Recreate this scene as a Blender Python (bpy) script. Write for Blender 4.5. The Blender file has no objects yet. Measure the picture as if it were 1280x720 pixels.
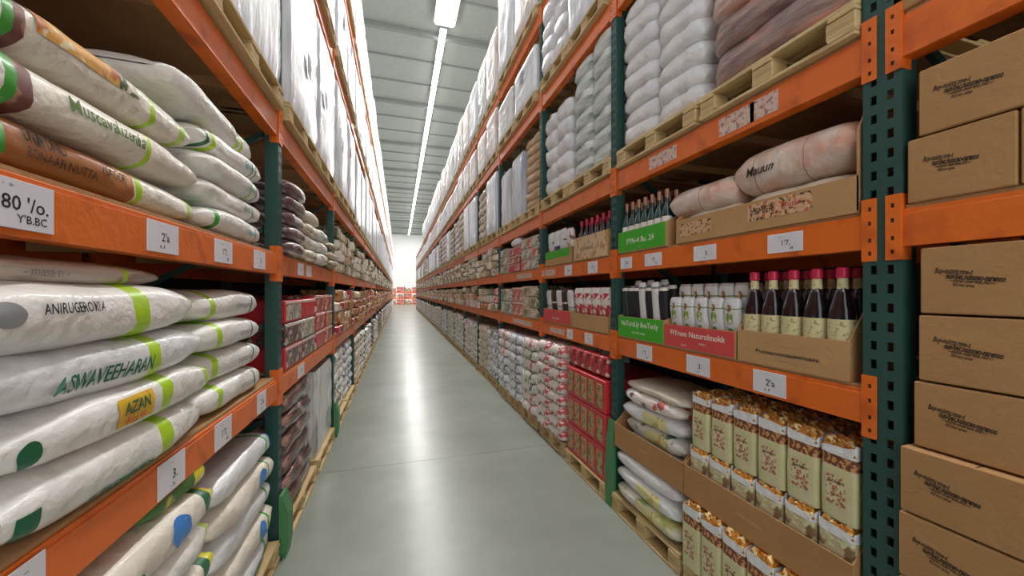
import bpy, bmesh, math, random
from mathutils import Vector, noise, Matrix
PI = math.pi
S = bpy.context.scene
COL = S.collection

# ------------------------------------------------------------ camera, world, lights, exposure
F, VPX, VPY = 470.0, 499.0, 365.0          # focal length in pixels of a 1280 wide frame, aisle vanishing point
TH = math.atan((640 - VPX) / F)
cd = bpy.data.cameras.new('camera'); cam = bpy.data.objects.new('camera', cd); COL.objects.link(cam)
cd.sensor_width = 36; cd.lens = F / 1280 * 36; cd.clip_start = 0.02; cd.clip_end = 300
cd.shift_y = (VPY - 360) / 1280
cam.location = (0, 0, 1.8); cam.rotation_euler = (PI / 2, 0, -TH)
S.camera = cam
S.view_settings.view_transform = 'Standard'; S.view_settings.look = 'None'
S.view_settings.gamma = 1; S.view_settings.use_curve_mapping = False
S.view_settings.exposure = 0.57
w = bpy.data.worlds.new('world'); S.world = w; w.use_nodes = True
w.node_tree.nodes['Background'].inputs[0].default_value = (1, 0.985, 0.955, 1)
w.node_tree.nodes['Background'].inputs[1].default_value = 0.98

def area(name, loc, sx, sy, power, col=(1, 0.98, 0.95)):
    l = bpy.data.lights.new(name, 'AREA'); l.shape = 'RECTANGLE'; l.size = sx; l.size_y = sy
    l.energy = power; l.color = col
    o = bpy.data.objects.new(name, l); COL.objects.link(o); o.location = loc
    return o
CEIL_Z = 11.0
LX = 1.46
area('row_area_light', (LX, 29.5, CEIL_Z - 0.32), 0.16, 61, 1500)
area('row_area_light', (-5.2, 28, CEIL_Z - 0.32), 0.3, 66, 1100)  # added lamp above the unseen left aisle, brightens the load tops
area('row_area_light', (8.6, 28, CEIL_Z - 0.32), 0.3, 66, 1100)  # added counterpart above the unseen right aisle, no fixture modelled

# ------------------------------------------------------------ geometry of the place
XL, XR = -0.785, 1.74                      # front planes of the left and right rack
LZ = [1.215, 2.055, 3.0, 4.8, 6.35]        # tops of the beams, left
RZ = [1.42, 2.10, 2.80, 4.30, 5.42]        # tops of the beams, right
LY = [0.73, 2.934, 5.14]; 
while LY[-1] < 51: LY.append(LY[-1] + 2.2)
RY = [-0.9, 0.956, 2.804, 4.515, 6.62]
while RY[-1] < 41: RY.append(RY[-1] + 1.95)

# ------------------------------------------------------------ materials
def lin(h):
    h = h.lstrip('#'); r = [int(h[i:i+2], 16) / 255 for i in (0, 2, 4)]
    return tuple((c / 12.92 if c <= 0.04045 else ((c + 0.055) / 1.055) ** 2.4) for c in r) + (1,)
_m = {}
def mat(key, col, rough=0.6, bump=0.0, bscale=20, spot=None, sscale=14, samt=0.5, ssoft=0.03, coat=0.0,
        metal=0.0, stretch=(1, 1, 1), emit=0, trans=0):
    if key in _m: return _m[key]
    m = bpy.data.materials.new(key); m.use_nodes = True; nt = m.node_tree; N = nt.nodes; L = nt.links
    b = N['Principled BSDF']; b.inputs['Base Color'].default_value = lin(col); b.inputs['Roughness'].default_value = rough
    b.inputs['Metallic'].default_value = metal; b.inputs['Coat Weight'].default_value = coat; b.inputs['Coat Roughness'].default_value = 0.15
    if emit:
        b.inputs['Emission Color'].default_value = lin(col); b.inputs['Emission Strength'].default_value = emit
    if trans: b.inputs['Transmission Weight'].default_value = trans
    tc = N.new('ShaderNodeTexCoord'); mp = N.new('ShaderNodeMapping'); L.new(tc.outputs['Object'], mp.inputs[0])
    mp.inputs['Scale'].default_value = stretch
    base = None
    n0 = N.new('ShaderNodeTexNoise'); n0.inputs['Scale'].default_value = 5; n0.inputs['Detail'].default_value = 3
    L.new(mp.outputs[0], n0.inputs[0])
    mx = N.new('ShaderNodeMix'); mx.data_type = 'RGBA'
    c = lin(col)
    mx.inputs[6].default_value = tuple(v * 0.90 for v in c[:3]) + (1,); mx.inputs[7].default_value = tuple(min(1, v * 1.08) for v in c[:3]) + (1,)
    L.new(n0.outputs['Fac'], mx.inputs[0]); base = mx.outputs[2]
    if spot:
        for i, sp in enumerate(spot if isinstance(spot, (list, tuple)) else [spot]):
            n = N.new('ShaderNodeTexNoise'); n.inputs['Scale'].default_value = sscale * (1 + 0.35 * i); n.inputs['Detail'].default_value = 2.5
            ad = N.new('ShaderNodeVectorMath'); ad.operation = 'ADD'; ad.inputs[1].default_value = (3.7 * i, 1.3 * i, 7.1 * i)
            L.new(mp.outputs[0], ad.inputs[0]); L.new(ad.outputs[0], n.inputs[0])
            r = N.new('ShaderNodeValToRGB'); t = 0.5 + (0.5 - samt) * 0.5
            r.color_ramp.elements[0].position = t - ssoft; r.color_ramp.elements[1].position = t + ssoft
            L.new(n.outputs['Fac'], r.inputs[0])
            mm = N.new('ShaderNodeMix'); mm.data_type = 'RGBA'; mm.inputs[7].default_value = lin(sp)
            L.new(base, mm.inputs[6]); L.new(r.outputs[0], mm.inputs[0]); base = mm.outputs[2]
    L.new(base, b.inputs['Base Color'])
    if bump:
        n = N.new('ShaderNodeTexNoise'); n.inputs['Scale'].default_value = bscale; n.inputs['Detail'].default_value = 5
        L.new(mp.outputs[0], n.inputs[0])
        bp = N.new('ShaderNodeBump'); bp.inputs['Strength'].default_value = bump; bp.inputs['Distance'].default_value = 0.045
        L.new(n.outputs['Fac'], bp.inputs['Height']); L.new(bp.outputs[0], b.inputs['Normal'])
    _m[key] = m; return m

ORANGE = mat('orange_steel', '#ee7420', 0.42, 0.08, 30, spot='#b9501c', sscale=6, samt=0.18, ssoft=0.12, coat=0.2)
ORANGE2 = mat('orange_steel_worn', '#dd6a2c', 0.45, 0.08, 30, spot='#c4876a', sscale=20, samt=0.12, ssoft=0.05)
TEAL = mat('green_steel', '#2a524d', 0.5, 0.05, 30, coat=0.1)
GUARD = mat('green_guard_paint', '#4c8a58', 0.5, 0.1, 20, spot='#2f6b48', sscale=9, samt=0.2)
WOOD = mat('pale_pallet_wood', '#d3b988', 0.8, 0.3, 30, spot='#a98a5c', sscale=12, samt=0.2, ssoft=0.1, stretch=(1, .25, 3))
BOARD = mat('shelf_board', '#b99063', 0.85, 0.2, 30)
DARK = mat('dark_void_board', '#3a2b22', 0.9, 0.2, 8)
CARD = mat('brown_cardboard', '#b98e5e', 0.8, 0.12, 45, spot='#ad8253', sscale=4, samt=0.3, ssoft=0.2)
CARD2 = mat('tan_cardboard', '#c39a6a', 0.8, 0.12, 45)
CARDIN = mat('cardboard_cut_edge', '#d6b284', 0.85)
INK = mat('black_print', '#3a2e24', 0.7)
INKD = mat('dark_ink', '#26262a', 0.6)
PAPER = mat('white_tag_paper', '#e9e9f1', 0.5)
WHITE = mat('white_woven_plastic', '#f3f1ec', 0.42, 0.35, 22, coat=0.35)
WHITE2 = mat('white_glossy_film', '#eceef2', 0.3, 0.4, 16, coat=0.5)
CREAM = mat('cream_woven_plastic', '#eee6d8', 0.45, 0.35, 22, coat=0.3)
LIME = mat('lime_print', '#b4de27', 0.4, 0.1, 20, coat=0.3)
GREEN = mat('green_print', '#3faa35', 0.4, 0.1, 20, coat=0.3)
DGREEN = mat('dark_green_print', '#1f6a45', 0.45, coat=0.2)
MAROON = mat('maroon_picture_print', '#7a4a40', 0.5, 0.1, 20, spot='#b98d78', sscale=18, samt=0.35)
OCHRE = mat('ochre_picture_print', '#e3a643', 0.5, 0.1, 20, spot=('#c06a2b', '#efe0b8'), sscale=16, samt=0.35)
BROWN = mat('brown_print', '#a9672f', 0.5, 0.12, 20, spot='#c68342', sscale=6, samt=0.3, coat=0.2)
YELLOW = mat('yellow_print', '#e6dc2c', 0.45, coat=0.3)
YELLOWL = mat('yellow_orange_label', '#f2c33a', 0.5, spot='#e98d2c', sscale=20, samt=0.3)
BLUE = mat('blue_print', '#3f86d6', 0.45, coat=0.3)
TEALINK = mat('turquoise_print', '#5aa6ad', 0.5, coat=0.3)
GREYINK = mat('grey_print', '#8c8e90', 0.5, coat=0.2)
RED = mat('red_print', '#d3303c', 0.42, coat=0.3)
PINKRED = mat('coral_red_card', '#dc5050', 0.55)
TRAYGREEN = mat('bright_green_card', '#45b52c', 0.55)
WINK = mat('white_print', '#f4f6ea', 0.5)
SOY = mat('dark_soy_glass', '#1d161f', 0.14, coat=0.8)
SOYLAB = mat('cream_bottle_label', '#ddd3a6', 0.5, spot='#a9a468', sscale=60, samt=0.3)
CAPRED = mat('raspberry_plastic_cap', '#cf2350', 0.35, coat=0.3)
BGREEN = mat('dark_green_glass', '#0f3f3d', 0.1, coat=0.8)
GOLDTOP = mat('gold_crinkled_film', '#e59a34', 0.28, 0.6, 40, spot=('#fbe3a4', '#a8601c'), sscale=38, samt=0.4, coat=0.5)
CREAMBAG = mat('cream_bag_print', '#e0d8ae', 0.4, 0.15, 30, spot='#c7cf8c', sscale=7, samt=0.35, ssoft=0.15, coat=0.3)
BROWNBAND = mat('brown_bag_band', '#7a4630', 0.5, spot='#d6a06a', sscale=60, samt=0.45)
TINYPRINT = mat('scattered_brown_print', '#e0d8ae', 0.5, spot=('#9a7a58', '#c06a50'), sscale=60, samt=0.34)
STEEL = mat('white_painted_steel', '#dfe2de', 0.4)

# ------------------------------------------------------------ mesh building
class MB:
    def __init__(s): s.v = []; s.f = []; s.mi = []; s.sm = []; s.mats = []
    def slot(s, m):
        if m not in s.mats: s.mats.append(m)
        return s.mats.index(m)
    def add(s, vs, fs, m, smooth=False):
        o = len(s.v); k = s.slot(m); s.v += [tuple(p) for p in vs]
        for f in fs: s.f.append(tuple(i + o for i in f)); s.mi.append(k); s.sm.append(smooth)
    def box(s, x0, x1, y0, y1, z0, z1, m, b=0.0, M=None):
        if b <= 0:
            vs = [(x, y, z) for x in (x0, x1) for y in (y0, y1) for z in (z0, z1)]
            fs = [(0, 1, 3, 2), (4, 6, 7, 5), (0, 4, 5, 1), (2, 3, 7, 6), (0, 2, 6, 4), (1, 5, 7, 3)]
            if M: vs = [M @ Vector(v) for v in vs]
            s.add(vs, fs, m); return
        bm = bmesh.new(); bmesh.ops.create_cube(bm, size=1)
        for v in bm.verts: v.co = Vector(((x0 + x1) / 2 + v.co.x * (x1 - x0), (y0 + y1) / 2 + v.co.y * (y1 - y0), (z0 + z1) / 2 + v.co.z * (z1 - z0)))
        bmesh.ops.bevel(bm, geom=bm.edges[:], offset=b, segments=1, affect='EDGES')
        bm.verts.index_update()
        vs = [(M @ v.co if M else v.co.copy()) for v in bm.verts]
        s.add(vs, [[v.index for v in f.verts] for f in bm.faces], m); bm.free()
    def prism(s, pts, y0, y1, m):           # polygon in x,z extruded along y
        n = len(pts); vs = [(p[0], y0, p[1]) for p in pts] + [(p[0], y1, p[1]) for p in pts]
        fs = [tuple(range(n)), tuple(range(2 * n - 1, n - 1, -1))] + [(i, i + n, (i + 1) % n + n, (i + 1) % n) for i in range(n)]
        s.add(vs, fs, m)
    def text(s, string, size, m, fn, align='CENTER', shear=0.0, bold=0.0, maxw=None):
        vs, fs = glyphs(string, bold, shear)
        if not vs: return
        x0 = min(v[0] for v in vs); x1 = max(v[0] for v in vs); sc = size
        wx = (x1 - x0) * sc; sx = sc if not maxw or wx <= maxw else sc * maxw / wx
        off = {'CENTER': -(x0 + x1) / 2, 'LEFT': -x0}[align]
        s.add([fn((v[0] + off) * sx, (v[1] - 0.35) * sc) for v in vs], fs, m)
    def build(s, name):
        me = bpy.data.meshes.new(name); me.from_pydata(s.v, [], s.f)
        for m in s.mats: me.materials.append(m)
        me.polygons.foreach_set('material_index', s.mi); me.polygons.foreach_set('use_smooth', s.sm)
        me.update(); return me

_g = {}
def glyphs(string, bold=0.0, shear=0.0):
    k = (string, bold, shear)
    if k in _g: return _g[k]
    cu = bpy.data.curves.new('t', 'FONT'); cu.body = string; cu.size = 1; cu.offset = bold; cu.shear = shear; cu.resolution_u = 2
    o = bpy.data.objects.new('t', cu); COL.objects.link(o)
    dg = bpy.context.evaluated_depsgraph_get(); dg.update()
    me = bpy.data.meshes.new_from_object(o.evaluated_get(dg))
    vs = [tuple(v.co) for v in me.vertices]; fs = [tuple(p.vertices) for p in me.polygons]
    bpy.data.objects.remove(o); bpy.data.curves.remove(cu); bpy.data.meshes.remove(me)
    _g[k] = (vs, fs); return _g[k]

def spow(v, e): return math.copysign(abs(v) ** e, v)

class Sack:
    """pillow sack lying along local y, front facing +x at x=0, bottom at z=0"""
    def __init__(s, L, W, H, seed=0, e=0.62, wr=1.0, endp=3.4, flat=0.0, sag=0.0):
        s.L, s.W, s.H, s.seed, s.e, s.wr, s.endp, s.flat, s.sag = L, W, H, seed, e, wr, endp, flat, sag
    def P(s, u, a, off=0.0):
        p = abs(u); c, sn = math.cos(a), math.sin(a)
        wv = s.W / 2 * (1 - 0.16 * p ** 6); h = s.H / 2 * max(0.0, 1 - p ** s.endp) ** 0.5 + 0.006
        x = wv * spow(c, s.e); z = h * spow(sn, s.e); y = u * s.L / 2
        q = Vector((x * 7, y * 5, z * 9 + s.seed * 3.1))
        d = noise.noise(q) * 0.016 * s.wr + noise.noise(q * 2.7) * 0.006 * s.wr
        d += math.sin(a * 7 + s.seed + u * 3) * 0.006 * p ** 5 * s.wr
        x += (d + off) * c; z += (d * 0.6 + off) * sn
        z += s.H / 2 - s.sag * (u * u)
        if s.flat: z = min(z, s.H * (1 - s.flat * 0.1))
        z = max(z, 0.002 * 0 )
        return (x - s.W / 2, y, z)
    def map(s, yc, zc, off=0.0035):          # text-plane -> surface; zc in metres from mid height
        def fn(tx, ty):
            u = max(-0.97, min(0.97, (yc + tx) / (s.L / 2))); zf = max(-0.97, min(0.97, (zc + ty) / (s.H / 2)))
            a = math.asin(max(-1, min(1, spow(zf, 1 / s.e))))
            return s.P(u, a, off)
        return fn
    def mesh(s, mb, base, bands=(), nu=22, na=24):
        us = [-1 + 2 * i / nu for i in range(nu + 1)]
        us = [math.sin(u * PI / 2) * 0.35 + u * 0.65 for u in us]
        for b in bands: us += [b[0], b[1]]
        us = sorted(set(round(u, 4) for u in us))
        mis = []
        for i in range(len(us) - 1):
            um = (us[i] + us[i + 1]) / 2; m = base
            for b in bands:
                if b[0] <= um <= b[1]: m = b[2]
            mis.append(m)
        allv = [[s.P(u, 2 * PI * j / na) for j in range(na)] for u in us]
        for m in set(mis):
            idx = {}; vs = []; fs = []
            def g(i, j):
                j %= na
                if (i, j) not in idx: idx[(i, j)] = len(vs); vs.append(allv[i][j])
                return idx[(i, j)]
            for i, mm in enumerate(mis):
                if mm is m:
                    for j in range(na): fs.append((g(i, j), g(i, j + 1), g(i + 1, j + 1), g(i + 1, j)))
            if mis[0] is m: fs.append([g(0, j) for j in range(na)][::-1])
            if mis[-1] is m: fs.append([g(len(us) - 1, j) for j in range(na)])
            mb.add(vs, fs, m, True)
        return mb
    def patch(s, mb, y0, y1, z0, z1, m, off=0.0025, ell=False, n=8):
        fn = s.map(0, 0, off)
        if ell:
            cy, cz, ry, rz = (y0 + y1) / 2, (z0 + z1) / 2, abs(y1 - y0) / 2, abs(z1 - z0) / 2
            vs = [fn(cy, cz)]
            for r in (0.5, 1.0):
                for k in range(20): vs.append(fn(cy + r * ry * math.cos(k * PI / 10), cz + r * rz * math.sin(k * PI / 10)))
            fs = [(0, 1 + k, 1 + (k + 1) % 20) for k in range(20)] + [(1 + k, 21 + k, 21 + (k + 1) % 20, 1 + (k + 1) % 20) for k in range(20)]
        else:
            vs = [fn(y0 + (y1 - y0) * i / n, z0 + (z1 - z0) * j / n) for i in range(n + 1) for j in range(n + 1)]
            fs = [(i * (n + 1) + j, (i + 1) * (n + 1) + j, (i + 1) * (n + 1) + j + 1, i * (n + 1) + j + 1) for i in range(n) for j in range(n)]
        mb.add(vs, fs, m, True)

def slathe(mb, prof, e=1.0, n=20, cx=0, cy=0, wob=0.0, seed=0, capm=None):
    """stack of superellipse rings: (z, rx, ry, material of the band above)"""
    rings = []
    for z, rx, ry, m in prof:
        r = []
        for k in range(n):
            a = 2 * PI * k / n + PI / n
            x = rx * spow(math.cos(a), e); y = ry * spow(math.sin(a), e)
            if wob:
                d = 1 + wob * noise.noise(Vector((x * 6 + seed, y * 6, z * 3))); x *= d; y *= d
            r.append((cx + x, cy + y, z))
        rings.append(r)
    for i in range(len(prof) - 1):
        mb.add(rings[i] + rings[i + 1], [(k, (k + 1) % n, n + (k + 1) % n, n + k) for k in range(n)], prof[i][3], True)
    mb.add(rings[0], [tuple(range(n))[::-1]], prof[0][3]); mb.add(rings[-1], [tuple(range(n))], capm or prof[-1][3])

# ------------------------------------------------------------ objects
def obj(name, me, parent=None, loc=(0, 0, 0), rz=0, label=None, kind=None):
    o = bpy.data.objects.new(name, me); COL.objects.link(o)
    o.location = loc; o.rotation_euler = (0, 0, rz); o.parent = parent
    if label: o['label'] = label
    if kind: o['kind'] = kind
    return o
def struct(name, mb): return obj(name, mb.build(name), kind='structure')
def place(kit, loc, rz=0, label=None, group=None, rot=None, scale=None):
    """kit = (name, category, mesh or None, [(part, mesh, loc, rz, label, [sub-parts])])"""
    name, cat, me, parts = kit
    o = bpy.data.objects.new(name, me); COL.objects.link(o)
    o.location = loc; o.rotation_euler = rot or (0, 0, rz)
    if scale: o.scale = scale
    o['label'] = label; o['category'] = cat
    if group: o['group'] = group
    def sub(ps, par):
        for pn, pm, pl, pr, lab, kids in ps:
            c = obj(pn, pm, par, pl, pr, lab); sub(kids, c)
    sub(parts, o)
    return o
def part(n, m, loc=(0, 0, 0), rz=0, label=None, kids=()): return (n, m, loc, rz, label, list(kids))

# ------------------------------------------------------------ room
floor_m = mat('polished_concrete', '#949a91', 0.27, 0.05, 3, spot='#888e85', sscale=1.2, samt=0.4, ssoft=0.2)
b_ = floor_m.node_tree.nodes['Principled BSDF']; b_.inputs['Specular IOR Level'].default_value = 0.6
mb = MB()
ys = [-3, 4.12]
while ys[-1] < 64: ys.append(ys[-1] + 6.0)
for a, c in zip(ys[:-1], ys[1:]):
    for x0, x1 in ((-7, 9.5),):
        mb.box(x0 + 0.002, x1 - 0.002, a + 0.003, c - 0.003, -0.12, 0, floor_m)
mb.box(-7, 9.5, -3, 67, -0.2, -0.004, mat('joint_filler', '#6a6e68', 0.8))
struct('floor', mb)
mb = MB(); ceil_m = mat('grey_ceiling_deck', '#959a94', 0.7, 0.05, 5)
seam_m = mat('ceiling_purlin', '#7f8580', 0.7)
mb.box(-7, 9.5, -3, 66, CEIL_Z, CEIL_Z + 0.15, ceil_m)
y = -2.2; k = 0
while y < 62:
    if k % 3 == 0: mb.box(-7, 9.5, y, y + 0.16, CEIL_Z - 0.16, CEIL_Z, seam_m, 0.01)
    else: mb.box(-7, 9.5, y, y + 0.07, CEIL_Z - 0.05, CEIL_Z, seam_m)
    y += 1.75; k += 1
struct('ceiling', mb)
mb = MB(); wm = mat('white_far_wall', '#eeeeee', 0.7)
mb.box(-7, 9.5, 63, 63.2, 0, CEIL_Z, wm)
for k in range(16): mb.box(-7 + k * 1.05, -6.98 + k * 1.05, 62.97, 63, 0, CEIL_Z, wm)
struct('wall_back', mb)
mb = MB(); wd = mat('dark_backing_sheet', '#463830', 0.8)  # added dark backing, stops light leaking through the left rack
mb.box(XL - 1.32, XL - 1.27, -2.5, 51, 0, 6.4, wd)
for k in range(26): mb.box(XL - 1.27, XL - 1.25, -2.5, 51, 0.1 + k * 0.25, 0.2 + k * 0.25, wd)
struct('backing_left', mb)
mb = MB(); mb.box(XR + 1.27, XR + 1.32, -2.5, 41, 0, 5.4, wd)  # same added backing, stands in for the racks behind the right row
for k in range(21): mb.box(XR + 1.25, XR + 1.27, -2.5, 41, 0.1 + k * 0.25, 0.2 + k * 0.25, wd)
struct('backing_right', mb)

# tube lights in one line under the ceiling
TUBE = mat('glowing_tube', '#ffffff', 0.4, emit=9)
def light_kit(wd, ln):
    h = MB(); h.box(-wd * 0.6, wd * 0.6, -ln / 2, ln / 2, 0.07, 0.13, STEEL, 0.008); h.box(-0.01, 0.01, -ln * .35, -ln * .35 + .02, 0.13, 0.25, STEEL); h.box(-0.01, 0.01, ln * .35, ln * .35 + .02, 0.13, 0.25, STEEL)
    t = MB(); t.box(-wd / 2, wd / 2, -ln / 2 + 0.02, ln / 2 - 0.02, 0, 0.07, TUBE, 0.02)
    return ('ceiling_light', 'light', None, [part('housing', h.build('housing')), part('diffuser', t.build('diffuser'))])
lk = light_kit(0.2, 1.7); lb = light_kit(0.6, 1.5)
y = 0.9
while y < 61:
    near = 10.6 < y < 12.6
    if near: place(lb, (LX, y, CEIL_Z - 0.25), 0, 'wide bright ceiling light at the near end of the light line', None)
    else: place(lk, (LX, y, CEIL_Z - 0.25), 0, 'narrow white tube light in the single line running along the grey ceiling', 'tube lights in the ceiling line')
    y += 1.86

# ------------------------------------------------------------ pallet rack rows
def perf(mb, y0, y1, z0, z1, x0, x1, cols, rows, hw, hh, m):
    """plate with real rectangular holes: cols = hole centre ys, rows = hole centre zs"""
    edges = [y0]
    for c in cols: edges += [c - hw / 2, c + hw / 2]
    edges.append(y1)
    for i in range(0, len(edges), 2): mb.box(x0, x1, edges[i], edges[i + 1], z0, z1, m)
    for c in cols:
        zz = [z0]
        for r in rows: zz += [r - hh / 2, r + hh / 2]
        zz.append(z1)
        for i in range(0, len(zz), 2): mb.box(x0, x1, c - hw / 2, c + hw / 2, zz[i], zz[i + 1], m)
def post_mesh(H, hw):
    mb = MB(); rows = [0.3 + i * 0.072 for i in range(int((H - 0.4) / 0.072))]
    perf(mb, -hw, hw, 0, H, -0.008, 0, (-hw * .46, hw * .46), rows, hw * .36, 0.034, TEAL)
    mb.box(-0.08, 0, -hw - .004, -hw, 0, H, TEAL); mb.box(-0.08, 0, hw, hw + .004, 0, H, TEAL)
    mb.box(-0.09, 0.03, -0.08, 0.08, 0, 0.012, TEAL)
    return mb.build('upright_post')
def connector_mesh(sgn, c0=0.035):
    mb = MB(); c = sgn * c0
    perf(mb, c - 0.021, c + 0.021, -0.115, 0.125, 0.001, 0.007, (c,), (-0.085, -0.035, 0.03, 0.085), 0.011, 0.016, ORANGE)
    mb.box(-0.05, 0.007, c + sgn * 0.021, c + sgn * 0.026, -0.115, 0.125, ORANGE)
    return mb.build('end_connector')
CONN = {s: connector_mesh(s) for s in (-1, 1)}; CONN2 = {s: connector_mesh(s, .019) for s in (-1, 1)}
def beam_mesh(L, H, far=False):
    mb = MB()
    if far: mb.box(-0.05, 0, -L / 2, L / 2, -H, 0, ORANGE2)
    else:
        mb.box(-0.045, -0.004, -L / 2, L / 2, -H, 0, ORANGE, 0.003)
        mb.box(-0.0045, 0, -L / 2, L / 2, -H, -H * 0.12, ORANGE, 0.001)
        mb.box(-0.07, -0.04, -L / 2, L / 2, -H, -H * 0.3, ORANGE)
    return mb.build('load_beam')
def tag_mesh(w, h, lines, red=False):
    mb = MB(); mb.box(0, 0.003, -w / 2, w / 2, -h / 2, h / 2, PAPER, 0.0008)
    fn = lambda dy, dz: (lambda tx, ty: (0.0035, tx + dy, ty + dz))
    for (tx, sz, dy, dz) in lines: mb.text(tx, sz * h, INKD, fn(dy * w, dz * h), maxw=w * 0.9, bold=0.01)
    return mb.build('price_tag')
TAGS = {'big': [("80 '/o.", .42, .02, .03), ("Y'B.BC", .24, .12, -.28), ("-   u-", .12, -.25, .38)],
        'a': [("2'a", .4, .05, .02), ("6. .8", .16, -.05, -.3), ('-- -', .1, -.1, .38)],
        'b': [("1'7,", .36, .05, 0), ("s. --", .15, -.1, .34), ('a8', .2, .2, -.3)],
        'c': [("3.", .4, .1, -.02), (".- 2a", .16, 0, -.32), ('---', .12, 0, .36)]}
def stk_mesh(w, h, seed):
    mb = MB(); mb.box(0, 0.002, -w / 2, w / 2, -h / 2, h / 2, mat('worn_sticker_%d' % seed, '#e2c9ba', 0.5, spot=('#9a7a80', '#d08a6a'), sscale=38, samt=0.3)); return mb.build('sticker')

def rack(name, label, X, rz, PY, Z, side, skip=(), tags={}, stk={}):
    root = place((name, 'rack', None, []), (X, 0, 0), 0, label)
    def P(n, me, y, z, x=0, par=None, lab=None, kind=None, rx=0):
        return obj(n, me, par or root, (x, y, z) if par is None else (x, y, z), rz if par is None else 0, lab, kind)
    s = 1 if side == 'L' else -1                       # towards the aisle
    H = Z[-1] + 0.25
    pm = post_mesh(H, .056); pm2 = post_mesh(H, .036)
    near_post = 8
    farp = MB()
    rear = MB(); rear.box(-0.07, 0, -0.045, 0.045, 0, H, TEAL)
    z = 0.3
    while z < H - 1:
        p = Matrix.Translation((0, 0, 0)); x0, x1 = 0.0, 1.0
        vs = [(0.0, -0.012, z), (1.0, -0.012, z + 0.6), (1.0, -0.012, z + 0.64), (0.0, -0.012, z + 0.04)]
        vs += [(a, 0.012, c) for a, b, c in vs]
        rear.add(vs, [(0, 1, 2, 3), (7, 6, 5, 4), (0, 4, 5, 1), (1, 5, 6, 2), (2, 6, 7, 3), (3, 7, 4, 0)], TEAL); z += 0.65
    rm = rear.build('rear_post')
    gm = MB()                                           # foot guard: bent plate with chamfered top
    if side == 'L':
        gm.prism([(0.008, 0), (0.05, 0), (0.065, 0.1), (0.065, 0.3), (0.03, 0.42), (0.008, 0.42)], -0.06, 0.06, GUARD)
    else:
        gm.prism([(0.008, 0), (0.05, 0), (0.055, 0.3), (0.04, 0.55), (0.02, 0.72), (0.008, 0.72)], -0.05, 0.05, GUARD)
    gme = gm.build('post_guard')
    for i, y in enumerate(PY):
        up = P('upright_post', pm if (side == 'R' and i == 1) else pm2, y, 0)
        if i < near_post:
            obj('rear_post', rm, up, (-1.1, 0, 0))
            if (side == 'R' and i == 2) or (side == 'L' and i in (1, 2)): obj('post_guard', gme, up, (0, 0, 0), label='green post guard')
    cnt = 0; far = MB(); bh = 0.135
    bms = {}
    for i in range(len(PY) - 1):
        L = PY[i + 1] - PY[i] - 0.12; yc = (PY[i] + PY[i + 1]) / 2
        for j, zt in enumerate(Z):
            if (i, j) in skip: continue
            h = bh if j < 2 else 0.15
            if cnt >= 96:
                sg = s
                x0, x1 = sorted((X * 0 - 0.05 * sg, 0)); far.box(x0, x1, yc - L / 2, yc + L / 2, zt - h, zt, ORANGE2); continue
            cnt += 1; k = (round(L, 3), h, i > 5)
            if k not in bms: bms[k] = beam_mesh(L, h, i > 5)
            b = P('load_beam', bms[k], yc, zt)
            if i < 7:
                for sg in (-1, 1):
                    wide = side == 'R' and (i if sg * s > 0 else i + 1) == 1
                    obj('end_connector', (CONN if wide else CONN2)[sg], b, (0, -sg * (L / 2 + .06), -h / 2))
                if i < 4: obj('rear_beam', bms[k], b, (-1.02, 0, 0))
            # tags are given as (world y, width, height, design)
            for (ty, tw, th, de) in tags.get((i, j), ()):
                obj('price_tag', tag_mesh(tw, th, TAGS[de]), b, (0.001, s * (ty - yc), -h / 2), label='white price tag')
            for n_, (ty, tw, th) in enumerate(stk.get((i, j), ())):
                obj('sticker', stk_mesh(tw, th, i * 10 + n_), b, (0.001, s * (ty - yc), -h / 2), label='worn printed sticker')
    if far.v: obj('load_beam', far.build('load_beam'), root, kind='stuff')
    for i in range(len(PY) - 1):                       # decks for the hand-stacked levels
        L = PY[i + 1] - PY[i] - 0.13; yc = (PY[i] + PY[i + 1]) / 2
        for j in (0, 1, 2):
            if (i, j) in skip: continue
            if j == 2 and i > 2: continue
            d = MB(); d.box(-1.1, -0.012, -L / 2, L / 2, 0.001, 0.014, BOARD)
            for q in range(3): d.box(-1.0, -0.05, -L / 2 + L * (q + .5) / 3 - .03, -L / 2 + L * (q + .5) / 3 + .03, -0.05, 0.001, BOARD)
            P('shelf_board', d.build('shelf_board'), yc, Z[j])
    return root

def pxY(px, X):                                         # where a pixel column meets a rack front
    d = F * X / (math.cos(TH) * (px - VPX)); return (d - X * math.sin(TH)) / math.cos(TH)
def L_(a, h, de, lst): return [(pxY((p0 + p1) / 2, XL), abs(pxY(p1, XL) - pxY(p0, XL)), h, d) for (p0, p1, d) in lst]
ltags = {(0, 1): L_(0, .105, 'a', [(-12, 68, 'big'), (184, 223, 'a'), (268, 290, 'b'), (317, 331, 'c')]),
         (0, 0): L_(0, .12, 'a', [(5, 56, 'b'), (197, 231, 'c'), (268, 289, 'b'), (321, 332, 'a')]),
         (1, 1): L_(0, .1, 'a', [(372, 379, 'a'), (383, 389, 'b')]), (1, 0): L_(0, .1, 'a', [(372, 380, 'a')])}
def R_(h, lst): return [(pxY((p0 + p1) / 2, XR), abs(pxY(p1, XR) - pxY(p0, XR)), h, d) for (p0, p1, d) in lst]
rtags = {(1, 1): R_(.09, [(776, 790, 'a'), (806, 827, 'b'), (867, 895, 'c'), (959, 1003, 'b')]),
         (1, 0): R_(.11, [(796, 815, 'b'), (858, 887, 'c'), (941, 982, 'a')]),
         (2, 1): R_(.11, [(706, 715, 'a'), (735, 747, 'b')]), (2, 0): R_(.1, [(709, 716, 'a'), (731, 741, 'b')])}
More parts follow.
